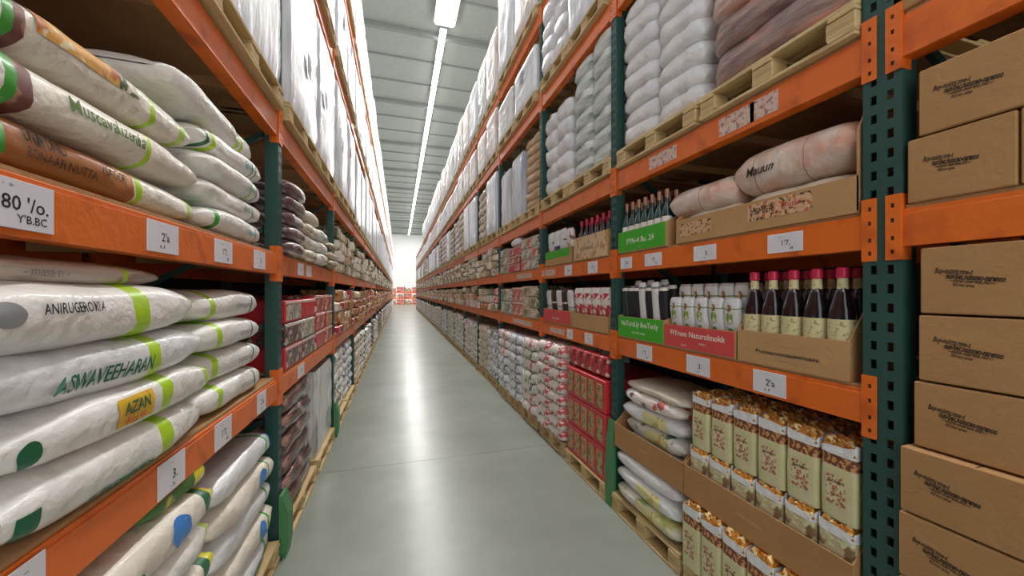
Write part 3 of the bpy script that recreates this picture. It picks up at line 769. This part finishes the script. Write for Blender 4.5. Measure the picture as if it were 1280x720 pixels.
def wine_kit(body, label, cap, name='wine_bottle'):
    return lathe_kit(name, 'bottle', [
        ('bottle_body', [(0, .03, .03, body), (.006, .034, .034, body), (.17, .034, .034, body), (.2, .028, .028, body), (.235, .0135, .0135, body), (.3, .013, .013, body)], 1),
        ('bottle_label', [(.06, .0352, .0352, label), (.16, .0352, .0352, label)], 1),
        ('cap', [(.262, .0142, .0142, cap), (.31, .0147, .0147, cap)], 1)], 16)
gb = wine_kit(BGREEN, WHITE, mat('copper_foil', '#b98a72', .3, metal=.4)); rb = wine_kit(SOY, SOYLAB, CAPRED)
def pouch_kit(w, h, t, m, bands=(), dec=None, name='pouch', seed=0, face=None):
    s = Sack(h, w, t, seed, e=.55, wr=.6, endp=4)
    tmp = MB(); s.mesh(tmp, m, bands, 12, 16)
    if dec: dec(s, tmp)
    if face: face(lambda yc, zc, off=.003: (lambda tx, ty: s.P(max(-.95, min(.95, (zc + ty) / (h / 2))), math.acos(max(-1, min(1, spow((yc + tx) / (w / 2), 1 / .55)))), off)), tmp)
    # turn upright: length -> z, width -> y, thickness -> x
    tmp.v = [(v[2] - t, v[0] + w / 2, v[1] + h / 2) for v in tmp.v]
    return (name, 'bag', tmp.build(name), [])

# soy tray
z1 = RZ[0] + DK
ya, yb = 1.065, 1.585
st = tray_kit(yb - ya, .34, .165, .36, CARD2, None, [('~ou~suoc~', .03, 0, .72, CARDIN), ('Pruonaarnonoauwernueno', .028, 0, .42, INK), ('·nuauncwnuoneerueno·', .026, .03, .28, CARDIN)])
put('R', st, (ya + yb) / 2, z1, .0, 'cardboard tray with sloped sides holding dark sauce bottles')
wb = MB();
for j in range(3):
    for i in range(5):
        yy = yb - .055 - i * .1025
        lab = ('red capped dark sauce bottle in the front row, %s from the left' % ['first', 'second', 'third', 'fourth', 'fifth'][i]) if j == 0 else 'red capped dark sauce bottle standing behind the front row'
        place(soy, PR(yy, z1 + .0065, -.055 - .1 * j), R, lab, None if j == 0 else 'sauce bottles behind the front row', scale=(1.04, 1.04, 1.04))
# bottles stand on a folded insert seen through their height
ya, yb = 1.60, 2.165
rt = tray_kit(yb - ya, .34, .15, .2, CARD2, PINKRED, [('FIYrom Naturolmokk', .05, 0, .66, WINK), ('--nunu--', .02, .05, .35, WINK), ('a.a ae..', .018, -.1, .2, WINK)])
put('R', rt, (ya + yb) / 2, z1, 0, 'red fronted tray of white green pouches on the middle right shelf')
def pdec(s, tmp):
    # local: map() plane is the side of the pouch; put discs on the broad face instead
    pass
def pouch_face(w, h, t, seed):
    def face(fm, tmp):
        for (zc, r, m) in ((h * .16, w * .2, mat('leaf_picture', '#7fa24a', .5, spot='#e4e8cc', sscale=50, samt=.4)), (-h * .12, w * .2, mat('leaf_picture_dark', '#5f8a3c', .5, spot='#eef0e0', sscale=50, samt=.45)), (h * .33, w * .12, mat('brown_picture', '#8a5a3a', .5, spot='#d9c39a', sscale=50, samt=.4))):
            fn = fm(0, zc)
            vs = [fn(0, 0)] + [fn(k * r * math.cos(a * PI / 8), k * r * 1.5 * math.sin(a * PI / 8)) for k in (.5, 1) for a in range(16)]
            tmp.add(vs, [(0, 1 + a, 1 + (a + 1) % 16) for a in range(16)] + [(1 + a, 17 + a, 17 + (a + 1) % 16, 1 + (a + 1) % 16) for a in range(16)], m, True)
    return pouch_kit(w, h, t, WHITE2, [(-.99, -.9, mat('pale_green_print', '#b9cf9c', .45)), (.62, .66, mat('leaf_green_print', '#7fa94a', .45))], seed=seed, face=face)
pk = [pouch_face(.105, .29, .05, i) for i in range(3)]
for j in range(3):
    for i in range(5):
        yy = yb - .06 - i * .111
        lab = ('white pouch with green leaf picture in the red tray, %s from the left' % ['first', 'second', 'third', 'fourth', 'fifth'][i]) if j == 0 else 'white pouch standing behind the front row in the red tray'
        place(pk[(i + j) % 3], PR(yy, z1 + .0065 + .0 , -.06 - .085 * j), 0, lab, None if j == 0 else 'pouches behind the front row in the red tray', rot=(.0, .12, R), scale=(1, 1, 1.12 if j == 0 else 1.42))
ya, yb = 2.175, 2.735
gt = tray_kit(yb - ya, .34, .17, .22, CARD2, TRAYGREEN, [('NaTuraLly BeaTenly', .055, 0, .7, WINK), ('- an eoe ncea -', .03, 0, .33, WINK)])
put('R', gt, (ya + yb) / 2, z1, 0, 'bright green fronted tray of black and white pouches on the middle right shelf')
BWP = [pouch_kit(.07, .33, .045, INKD, [(.86, .98, WHITE)], name='pouch', seed=1), pouch_kit(.075, .36, .045, WHITE2, [(.78, .84, GREYINK)], name='pouch', seed=2), pouch_kit(.07, .33, .045, BGREEN, [(.86, .98, WHITE)], name='pouch', seed=3)]
for i in range(7):
    place(BWP[(0, 1, 0, 1, 0, 0, 2)[i]] , PR(ya + .05 + i * .0765, z1 + .0065, -.055), 0, 'narrow %s pouch in the green tray, %s from the right' % (('black', 'white', 'black', 'white', 'black', 'black', 'dark green')[i], ['first', 'second', 'third', 'fourth', 'fifth', 'sixth', 'seventh'][i]), rot=(0, .1, R), scale=(1, 1, 1.2))
    place(BWP[i % 2], PR(ya + .05 + i * .0765, z1 + .0065, -.13), 0, 'pouch standing in the rear row of the green tray on the middle right shelf', 'pouches in the rear row of the green tray', rot=(0, .1, R), scale=(1, 1, 1.25))

# second right shelf: tray with long rolls
z2 = RZ[1] + DK
ROLL = mat('pink_cream_roll_film', '#dcc3b2', .35, .5, 14, spot=('#e3a088', '#e8ddd4'), sscale=5, samt=.38, ssoft=.12, coat=.4)
ROLL2 = mat('cream_roll_film', '#ddcdb8', .4, .5, 14, spot='#c9b096', sscale=6, samt=.3, ssoft=.12, coat=.3)
ya, yb = 1.03, 2.06
mb = MB(); t = .007; D = .46; m = CARD2
mb.box(-D, 0, -.515, .515, .001, t, m); mb.box(-t, 0, -.515, .515, t, .15, m); mb.box(-D, -D + t, -.515, .515, t, .2, m)
mb.prism([(-D, t), (-D, .42), (-.05, .42), (0, .33), (0, t)], .508, .516, m)      # tall near end wall
mb.prism([(-D, t), (-D, .2), (-.05, .2), (0, .15), (0, t)], -.516, -.508, m)
lab_ = MB(); lab_.box(.0005, .002, .02, .34, .05, .135, mat('tan_printed_patch', '#dcb690', .6, spot=('#cc6a3c', '#5e4634'), sscale=40, samt=.34)); lab2_ = MB(); lab2_.box(.0005, .002, -.47, -.22, .04, .12, mat('tan_printed_patch2', '#d8b088', .6, spot=('#8c5a3c', '#5e4634'), sscale=40, samt=.3))
lab_.text('MEMIER', .045, INK, lambda a, b: (.003, .1 + a, .095 + b), maxw=.12); lab_.text('gnuso', .04, RED, lambda a, b: (.003, .25 + a, .1 + b), maxw=.14)
kit = ('display_carton', 'carton', mb.build('display_carton'), [part('printed_label', lab_.build('printed_label')), part('printed_label', lab2_.build('printed_label'))])
yc = (ya + yb) / 2
put('R', kit, yc, z2, 0, 'long low open carton under the pink cream rolls')
for i, (yy, L, lab) in enumerate([(1.33, .56, 'right'), (1.82, .44, 'left')]):
    kk = sack_kit(L, .42, .19, 130 + i, ROLL2, name='soft_roll', cat='roll', endp=6)
    put('R', kk, yy, z2 + .008, -.02, 'cream lower sack bulging from the long carton, %s one' % lab)
def droll(s, mb): mb.text('Mauun', .06, INK, s.map(-.12, .0), shear=.3, maxw=.2, bold=.01)
k_a = sack_kit(.60, .34, .235, 140, ROLL, [(-.52, -.5, mat('tan_tie', '#a58464', .7)), (.3, .315, mat('tan_tie', '#a58464', .7))], droll, name='soft_roll', cat='roll', endp=7, e=.8)
k_b = sack_kit(.52, .34, .19, 141, ROLL, [(.1, .12, mat('tan_tie', '#a58464', .7))], name='soft_roll', cat='roll', endp=7, e=.8)
put('R', k_a, 1.345, z2 + .19, -.01, 'large pink cream roll lying on the carton, nearer to the post', tx=.0)
put('R', k_b, 1.885, z2 + .165, .0, 'smaller pink cream roll lying on the carton, beside green bottles')
ya, yb = 2.15, 2.735
gt2 = tray_kit(yb - ya, .34, .17, .24, CARD2, TRAYGREEN, [('PYN-4 Bu. 24', .06, 0, .5, WINK), ('-----', .02, 0, .2, WINK)])
put('R', gt2, (ya + yb) / 2, z2, 0, 'bright green fronted tray of green glass bottles under the white sacks')
for j in range(2):
    for i in range(7):
        place(gb, PR(ya + .05 + i * .08, z2 + .0065, -.05 - .08 * j), R, ('dark green bottle with white label in the front row, %s from the right' % ['first', 'second', 'third', 'fourth', 'fifth', 'sixth', 'seventh'][i]) if j == 0 else 'dark green bottle in the back row of the green tray', None if j == 0 else 'green bottles in the back row', scale=(1.05, 1.05, 1.28))

# right floor level, first bay ----------------------------------
pallet_at('R', 1.50, 0, .88, 'wooden pallet under the gold topped bags', x=.05, D=.9); pallet_at('R', 2.37, 0, .80, 'wooden pallet under the mixed sacks beside the right post guard', x=.05, D=.9)
def gold_kit(seed, lower=False):
    body = MB(); e = .35; w_, d_ = .068, .05; h = .3
    cb = mat('brown_inner_bag', '#c9bc94', .4, .2, 30, spot=('#8a6a4a', '#dfe0b8'), sscale=16, samt=.35, coat=.3) if lower else CREAMBAG
    slathe(body, [(0, d_, w_, cb), (.01, d_ * 1.04, w_ * 1.03, cb), (.12, d_ * 1.08, w_ * 1.04, cb), (.205, d_ * 1.05, w_ * 1.03, BROWNBAND if not lower else cb), (.25, d_ * 1.03, w_ * 1.02, WHITE2), (.268, d_ * 1.02, w_ * 1.01, WHITE2)], e, 28, wob=.03, seed=seed)
    top = MB(); n = 9; r = random.Random(seed); vs = []
    for i in range(n):
        for j in range(n):
            x = -d_ + 2 * d_ * i / (n - 1); y = -w_ + 2 * w_ * j / (n - 1)
            ed = min(i, j, n - 1 - i, n - 1 - j)
            vs.append((x, y, (.262 if ed == 0 else .285 + r.uniform(0, .03))))
    top.add(vs, [(i * n + j, (i + 1) * n + j, (i + 1) * n + j + 1, i * n + j + 1) for i in range(n - 1) for j in range(n - 1)], GOLDTOP, False)
    col = MB(); ring = []
    m_ = 28
    for zz, k in ((.25, 1.06), (.272, 1.05), (.285, 1.04)):
        for q in range(m_):
            a = 2 * PI * q / m_ + PI / m_; ring.append((d_ * k * spow(math.cos(a), e), w_ * k * spow(math.sin(a), e), zz + (.01 * math.sin(a * 2 + seed) if zz > .26 else 0) + (0.012 if abs(math.sin(a)) > .8 and zz > .26 else 0)))
    col.add(ring, [(q + i * m_, (q + 1) % m_ + i * m_, (q + 1) % m_ + (i + 1) * m_, q + (i + 1) * m_) for i in range(2) for q in range(m_)], WHITE2, True)
    pr = MB(); pr.box(d_ * 1.09, d_ * 1.09 + .001, -w_ * .6, w_ * .5, .06, .17, TINYPRINT)
    pr.text('Golden', .022, mat('soft_brown_print', '#6b4a38', .6), lambda a, b: (d_ * 1.09 + .002, a, .15 + b), shear=.4, bold=.01, maxw=w_ * 1.1); pr.text('Biurn', .02, mat('soft_red_print', '#a8503e', .6), lambda a, b: (d_ * 1.09 + .002, a, .10 + b), shear=.4, bold=.01, maxw=w_ * .8)
    return ('grain_bag', 'bag', None, [part('bag_body', body.build('bag_body')), part('crinkled_top', top.build('crinkled_top'), label='gold crinkled top'), part('collar', col.build('collar')), part('front_print', pr.build('front_print'))])
gk = [gold_kit(i) for i in range(4)]
lk2 = [gold_kit(9 + i, True) for i in range(2)]
GY = [1.105 + .149 * i for i in range(6)]
wn = ['first', 'second', 'third', 'fourth', 'fifth', 'sixth']
TZ = .535
def longtray(y0, y1, lab, txt):
    t_ = tray_kit(y1 - y0, .5, .19, .4, CARD, None, [(txt, .03, 0, .55, CARDIN)])
    # sides slope up at the rear only
    return put('R', t_, (y0 + y1) / 2, TZ, .035, lab)
longtray(1.03, 1.945, 'long cardboard tray under the gold topped bags', '~oeu-nenn:~')
longtray(1.955, 2.735, 'cardboard tray crossing the mixed sack pile by the right post guard', '~aooen~')
FL = MB()
for j in range(3):
    for i in range(6):
        place(lk2[(i + j) % 2], PR(GY[i], TZ + .0065, -.035 - .115 * j), R, ('small patterned bag in the tray under the gold topped bags, %s from the right' % wn[i]) if j == 0 else 'patterned bag hidden behind the lower row in the long tray', None if j == 0 else 'bags behind the lower tray row', scale=(1, 1, 1.02))
        place(gk[(i * 3 + j) % 4], PR(GY[i], TZ + .0065 + .312, -.05 - .115 * j), R, ('gold topped cream bag in the front row of the tray, %s from the right' % wn[i]) if j == 0 else 'gold topped cream bag behind the front row', None if j == 0 else 'gold topped bags behind the front row', rot=(0, 0, R + RNG.uniform(-.06, .06)), scale=(1, 1, 1.08))
for i in range(6):
    place(gk[i % 4], PR(GY[i], .1425, .02), R, 'bag in the bottom row under the cardboard tray, %s from the right' % wn[i], rot=(0, 0, R), scale=(1.05, 1.03, 1.27))
    place(gk[i % 4], PR(GY[i], .1425, -.11), R, 'bag behind the bottom row under the cardboard tray', 'bags behind the bottom row under the tray', scale=(1.05, 1.03, 1.27))
    place(gk[i % 4], PR(GY[i], .1425, -.37), R, 'bag behind the bottom row under the cardboard tray', 'bags behind the bottom row under the tray', scale=(1.05, 1.03, 1.27))
# mixed sacks
S_YEL = mat('white_yellow_green_sack', '#e4e3d4', .4, .3, 18, spot=('#d9d480', '#8aa860'), sscale=6, samt=.32, ssoft=.08, coat=.3)
def msack(seed, m, L=.72, th=.15, bands=(), deco=None): return sack_kit(L, .44, th, seed, m, bands, deco, name='sack')
def dora(s, mb): s.patch(mb, -.1, .04, -.03, .04, mat('orange_print', '#e8762c', .45), ell=True)
def dpic(s, mb): s.patch(mb, -.05, .2, -.04, .04, mat('pale_yellow_print', '#e6dfa4', .5, spot='#cdbf70', sscale=14, samt=.3))
zz = .142
for i, (m, de, lab) in enumerate([(S_YEL, dpic, 'lowest yellow printed sack on the pallet by the right post guard'), (WHITE2, dpic, 'second white sack with pale yellow panel under the cardboard tray'), (WHITE2, None, 'white sack directly under the cardboard tray by the right post')]):
    put('R', msack(150 + i, m, .74, .14, deco=de), 2.36, zz, .045, lab); zz += .128
zz = TZ + .0075
for i, (m, de, th, lab) in enumerate([(WHITE2, dora, .15, 'white sack with orange spot in the cardboard tray'), (S_WGRN, dpic, .14, 'white green sack second from bottom in the cardboard tray'), (WHITE2, dpic, .14, 'white sack with yellow picture panel above the tray'), (S_WPINK, None, .12, 'white sack with red print near the top of the mixed pile')]):
    put('R', msack(160 + i, m, .68, th, deco=de), 2.35, zz, -.012 + .02 * (i > 1), lab, rz=.02 * (-1) ** i); zz += th * .9
put('R', msack(170, mat('pale_beige_flat_sack', '#d9d0c0', .5, .3, 18), .70, .07), 2.30, zz, .0, 'flat beige sack topmost on the mixed pile below the second right beam')

# right second bay ------------------------------------------------
ya, yb = 2.90, 3.56
c1 = tray_kit(yb - ya, .36, .235, .3, CARD2, mat('pale_box_print', '#e0c49c', .6, spot='#c09870', sscale=14, samt=.4), [('eounS', .06, 0, .5, INK)])
put('R', c1, (ya + yb) / 2, z2, 0, 'brown printed carton of red capped bottles on the upper middle right shelf')
for i in range(6):
    place(rb, PR(ya + .06 + i * .107, z2 + .0065, -.06), R, 'red capped dark bottle in the printed carton, %s from the right' % wn[i], scale=(1.1, 1.1, 1.3))
    place(rb, PR(ya + .06 + i * .107, z2 + .0065, -.16), R, 'red capped dark bottle in the back row of the printed carton', 'red capped bottles in the back row', scale=(1.1, 1.1, 1.3))
ya, yb = 3.66, 4.36
c2 = tray_kit(yb - ya, .36, .17, .2, CARD2, None, []); c2[3].append(part('green_strip', (lambda q: (q.box(.0005, .002, -.34, .34, .08, .168, TRAYGREEN), q.build('green_strip'))[1])(MB())))
put('R', c2, (ya + yb) / 2, z2, 0, 'cardboard tray with green strip holding white blue pouches')
BP = [pouch_kit(.16, .40, .06, WHITE2, [(-.2, .1, mat('navy_print', '#42527c', .4))], seed=4), pouch_kit(.16, .40, .06, WHITE2, [(.3, .4, S_WBLUE)], seed=5), pouch_kit(.16, .38, .06, S_WPINK, [], seed=6)]
for i in range(4): place(BP[(2, 1, 0, 1)[i]], PR(ya + .1 + i * .168, z2 + .0065, -.06), 0, 'tall white pouch in the green striped tray, %s from the right' % wn[i], rot=(0, .1, R))
ya, yb = 2.90, 3.60
c3 = tray_kit(yb - ya, .4, .15, .42, CARD2, None, []); put('R', c3, (ya + yb) / 2, z1, 0, 'brown tray of red and white packs beside the bright green tray')
RWP = mat('red_white_pack_print', '#cf2f40', .4, .1, 18, spot='#f1ece8', sscale=13, samt=.5, coat=.3)
RP = pouch_kit(.165, .40, .07, RWP, [(.75, .99, WHITE)], seed=7)
for i in range(4): place(RP, PR(ya + .09 + i * .172, z1 + .0065, -.06), 0, 'red and white pack in the brown tray, %s from the right' % wn[i], rot=(0, .15, R))
ya, yb = 3.64, 4.42
c4 = tray_kit(yb - ya, .36, .16, .2, CARD2, PINKRED, [('coun munna', .04, 0, .4, WINK)]); put('R', c4, (ya + yb) / 2, z1, 0, 'plain red fronted tray on the middle right shelf in the second bay')
BP2 = [pouch_kit(.13, .38, .05, WHITE2, [(.0, .06, GREYINK)], seed=8), pouch_kit(.11, .38, .05, mat('dark_brown_pack', '#3a2a26', .4), [(.2, .3, CREAM)], seed=9)]
for i in range(5): place(BP2[i % 2], PR(ya + .09 + i * .15, z1 + .0065, -.06), 0, '%s pouch in the plain red tray, %s from the right' % (['white', 'dark brown'][i % 2], wn[i]), rot=(0, .12, R))
# floor second bay: red boxes and white pink sacks
pallet_at('R', 3.27, 0, .82, 'wooden pallet under the red boxed packs', x=.05); pallet_at('R', 4.12, 0, .74, 'wooden pallet under the white pink sacks')
def redcase():
    parts = []; mb = MB()
    for r_ in range(3):
        b = MB(); b.box(-.7, 0, -.385, .385, .002, .29, RED, .008)
        for c in range(5): b.box(0, .006, -.35 + c * .145, -.35 + c * .145 + .11, .04, .25, mat('tan_pack_window', '#b39a66', .45, .2, 20, spot=('#d9713a', '#5f6f48'), sscale=18, samt=.4, coat=.4), .003)
        parts.append(part('case', b.build('case'), (0, 0, r_ * .295)))
    return ('red_case_stack', 'stack of boxes', None, parts)
load_at('R', redcase(), 3.27, .142, 'stack of red cases with tan packs on the floor pallet at right', x=.03)
for i in range(5):
    s_ = pouch_kit(.15, .2, .09, S_RED, seed=20 + i); place(s_, PR(2.98 + i * .15, .142 + .89, .0), 0, 'loose red pack on top of the red cases, %s from the right' % wn[i], rot=(0, .1, R))
load_at('R', load_sacks(.80, 1.06, .14, [S_WPINK], 180, cols=2), 4.15, .142, 'stack of white pink printed sacks on the floor beside red cases', x=.07)
# third bay
load_at('R', load_sacks(.66, 1.02, .14, [S_WPINK, S_WGRN], 185, cols=1), 4.9, .142, 'white stack with green marks on the floor in the third right bay', x=.07); pallet_at('R', 4.9, 0, .66, 'wooden pallet under the white stack with green marks')
load_at('R', load_sacks(.66, 1.0, .14, [S_WBLUE], 186, cols=1), 5.57, .142, 'white blue sack stack on the floor in the third right bay', x=.07); pallet_at('R', 5.57, 0, .66, 'wooden pallet under the white blue sack stack')
load_at('R', load_sacks(.66, 1.0, .14, [S_WBLUE, S_WPINK], 187, cols=1), 6.24, .142, 'mixed white sack stack at the far end of the third right bay floor', x=.07); pallet_at('R', 6.24, 0, .66, 'wooden pallet at the far end of the third right bay floor')
GREYBX = mat('pale_grey_product_box', '#c9c5b8', .5, .1, 20, spot=('#7d7a6c', '#efece2'), sscale=14, samt=.38)
PINKBX = mat('salmon_product_box', '#d88a78', .5, .1, 20, spot=('#f0e0d6', '#b85044'), sscale=14, samt=.38)
load_at('R', box_stack(.7, .5, 3, 3, .15, [GREYBX, PINKBX, GREYBX], 4), 4.98, z2 - DK + DK, 'pale grey carton block on the upper middle shelf past the bottles')
load_at('R', box_stack(.6, .5, 3, 2, .13, [S_RED, RED, PINKBX], 5), 5.68, z2, 'red carton block on the upper middle shelf of the third right bay')
dome = sack_kit(.5, .44, .16, 190, WHITE2, name='sack'); put('R', dome, 5.68, z2 + .39, 0, 'white sack lying on top of the red carton block')
load_at('R', box_stack(.5, .5, 3, 2, .14, [S_OLI, GREYBX], 6), 6.28, z2, 'olive carton block at the far end of the third right bay')
load_at('R', box_stack(.62, .5, 3, 2, .15, [S_BEIGE, S_OLI], 7), 4.95, z1, 'beige flowered carton block on the middle shelf of the third right bay')
load_at('R', box_stack(.5, .5, 2, 2, .22, [PINKBX], 8), 5.55, z1, 'salmon carton block on the middle shelf of the third right bay')
load_at('R', box_stack(.62, .5, 2, 2, .21, [mat('grey_green_box', '#8f9a88', .5, spot='#d9ddd0', sscale=14, samt=.35), GREYBX], 9), 6.18, z1, 'grey green carton block on the middle shelf of the third right bay')

# ------------------------------------------------------------ farther bays
far_pal = []; far_loads = []
def var_list(fs): return [merge_kit(k) for k in fs]
FV_sack = {}
for key, m in (('white pink', S_WPINK), ('white blue', S_WBLUE), ('white green', S_WGRN), ('beige', S_BEIGE), ('tan', S_TAN), ('maroon', S_MAR)):
    FV_sack[key] = merge_kit(load_sacks(1.0, 1.0, .155, [m], hash(key) % 1 + len(key), cols=2, det=False))
def small_goods(ms, seed, rows, cols, H):
    mb = MB(); r = random.Random(seed)
    for c in range(cols):
        n = r.randint(rows - 1, rows); z = 0
        for i in range(n):
            m = r.choice(ms); y = -.5 + (c + .5) / cols; w_ = 1 / cols * .47; h = H / rows
            if r.random() < .5: mb.box(-.5, -r.uniform(0, .05), y - w_, y + w_, z, z + h * .96, m, .008)
            else: slathe(mb, [(z, .2, w_ * .8, m), (z + h * .2, .24, w_, m), (z + h * .75, .24, w_, m), (z + h * .97, .17, w_ * .7, m)], .4, 12, cx=-.25, cy=y, wob=.1, seed=seed + i)
            z += h
    return ('mixed_goods_block', 'packaged goods', mb.build('mixed_goods_block'), [])
BUCK = {}
BUCK['warm'] = [small_goods([S_ORA, S_RED, S_BEIGE, S_ORA, CARD], 200 + i, 4, 4, .55) for i in range(4)]
BUCK['beige'] = [small_goods([S_BEIGE, S_OLI, S_WPINK, CREAM, S_TAN], 210 + i, 4, 4, .52) for i in range(4)]
BUCK['mixr'] = [small_goods([S_BEIGE, PINKBX, S_OLI, S_WPINK, S_ORA], 220 + i, 3, 4, .5) for i in range(4)]
FILMS = [load_film(1.0, 1.0, 300 + i, m, False) for i, m in enumerate((FILMW, FILMB, FILMP, FILMG))]
cnts = {}
def far_bay(side, PY, i, Z):
    y0, y1 = PY[i] + .07, PY[i + 1] - .07; wdt = (y1 - y0) / 2; X = XL if side == 'L' else XR; rz = 0 if side == 'L' else R
    sd = {'L': 'left', 'R': 'right'}[side]
    mid = PY[i] < 13
    for q in (0, 1):
        yy = y0 + wdt * (q + .5)
        # floor
        r = RNG; kf_ = r.choice(['white pink', 'white blue', 'white green', 'beige'] if side == 'R' else ['white green', 'white blue', 'maroon', 'beige'])
        dist = 'middle distance' if mid else 'far distance'
        far_pal.append((side, yy, 0, wdt))
        place(FV_sack[kf_], (X + (.04 if side == 'L' else -.04), yy, .142), rz, '%s sack stack on a floor pallet of the %s rack in the %s' % (kf_, sd, dist), '%s floor sack stacks %s %s' % (kf_, sd, dist), scale=(.95, wdt - .05, r.uniform(.78, .86) * (Z[0] - .28)))
        for j in (0, 1):
            bk = ('warm' if j == 0 else 'beige') if side == 'L' else ('mixr' if j == 0 else 'beige')
            place(r.choice(BUCK[bk]), (X + (.06 if side == 'L' else -.05), yy, Z[j] + DK), rz, 'packaged goods block on the %s shelf of the %s rack in the %s' % (['lower', 'upper'][j], sd, dist), 'goods on %s shelf %s %s' % (['lower', 'upper'][j], sd, dist), scale=(1, wdt - .01, r.uniform(.88, 1.04) * (1.0 if side == 'R' else 1.15)))
        for j in (2, 3, 4):
            if side == 'R' and PY[i] > 30 and j == 4: continue
            top = (Z[j + 1] - .15 if j < 4 else Z[4] + (1.75 if side == 'L' else 1.5)) - Z[j] - .142
            if side == 'L': k = FILMS[r.choice([0, 0, 1, 3])]
            else: k = r.choice([FILMS[0], FILMS[1], FV_sack['white pink'], FV_sack['beige']]) if j == 2 else FILMS[r.choice([0, 2, 2, 3])]
            far_pal.append((side, yy, Z[j], wdt))
            lv = ['third', 'fourth', 'top'][j - 2]
            kind = 'wrapped load' if k[0] == 'wrapped_load' else 'sack stack'
            place(k, (X + (.03 if side == 'L' else -.03), yy, Z[j] + .142), rz, 'pale %s on the %s level of the %s rack in the %s' % (kind, lv, sd, dist), 'pale %ss %s level %s %s' % (kind, lv, sd, dist), scale=(.95, wdt - .05, top * r.uniform(.82, .97)))
for i in range(3, len(LY) - 1): far_bay('L', LY, i, LZ)
for i in range(4, len(RY) - 1): far_bay('R', RY, i, RZ)
# third left bay, lower levels
for q in (0, 1):
    yy = 5.2 + .52 + q * 1.05
    for j, bk in ((0, 'warm'), (1, 'beige')):
        place(BUCK[bk][q], (XL + .05, yy, LZ[j] + DK), 0, '%s packaged goods on the %s shelf of the third left bay, %s end' % (['orange brown', 'beige'][j], ['lower', 'upper'][j], ['near', 'far'][q]), None, scale=(1, 1.0, 1.1))
    pallet_at('L', yy, 0, 1.0, 'wooden pallet on the third left bay floor, %s end' % ['near', 'far'][q])
    place(FV_sack[['white green', 'white blue'][q]], (XL, yy, .142), 0, 'white sack stack on the third left bay floor, %s end' % ['near', 'far'][q], None, scale=(.95, 1.0, .85))
far_pal.sort(key=lambda p: p[1]); near_n = sum(1 for o in COL.objects if o.name.split('.')[0] == 'pallet')
capn = max(0, 296 - near_n); rest = MB()
for n_, (side, yy, z, wdt) in enumerate(far_pal):
    if n_ < capn:
        dist = 'middle distance' if yy < 14 else 'far distance'
        pallet_at(side, yy, z, .9 if side == 'R' else 1.0, '%s pallet of the %s rack in the %s' % ('floor' if z == 0 else 'raised wooden', {'L': 'left', 'R': 'right'}[side], dist), False, .02, group='%s pallets %s %s' % ('floor' if z == 0 else 'raised', side, dist))
    else:
        x0, x1 = (XL - .93, XL + .02) if side == 'L' else (XR - .02, XR + .93)
        rest.box(x0, x1, yy - .45, yy + .45, z + .115, z + .14, WOOD); rest.box(x0, x1, yy - .45, yy + .45, z, z + .018, WOOD)
        for dy in (-.39, 0, .39): rest.box(x0, x1, yy + dy - .055, yy + dy + .055, z + .018, z + .115, WOOD)
if rest.v:
    o = obj('pallet', rest.build('pallet'), kind='stuff'); o['label'] = 'the tiny farthest pallets of both racks near the end of the aisle'; o['category'] = 'pallets'

# ------------------------------------------------------------ end of the aisle
mb = MB()
root = place(('end_rack', 'rack', None, []), (.75, 57, 0), 0, 'low red orange rack closing the far end of the aisle')
for x in (-2.2, 0, 2.2):
    p = MB(); p.box(x - .06, x + .06, 0, .1, 0, 2.6, TEAL); obj('upright_post', p.build('upright_post'), root)
for z in (.9, 1.8):
    p = MB(); p.box(-2.2, 2.2, -.01, .05, z - .15, z, ORANGE); p.box(-2.2, 2.2, .05, 1, z - .03, z - .001, BOARD); obj('load_beam', p.build('load_beam'), root)
for i, z in enumerate((0, .9, 1.8)):
    for q in range(4):
        k = [BUCK['warm'][q], merge_kit(box_stack(1.0, .6, 3, 2, .25, [S_RED, RED, PINKBX], 5), 'boxed_goods_stack', 'stack of boxes')][(q + i) % 2]
        place(k, (-.95 + q * 1.1, 57 + .02, z), -PI / 2, 'small red goods block on the rack across the far aisle end', 'goods on the far end rack', scale=(1, 1, .95 if k[0] == 'boxed_goods_stack' else 1.1))
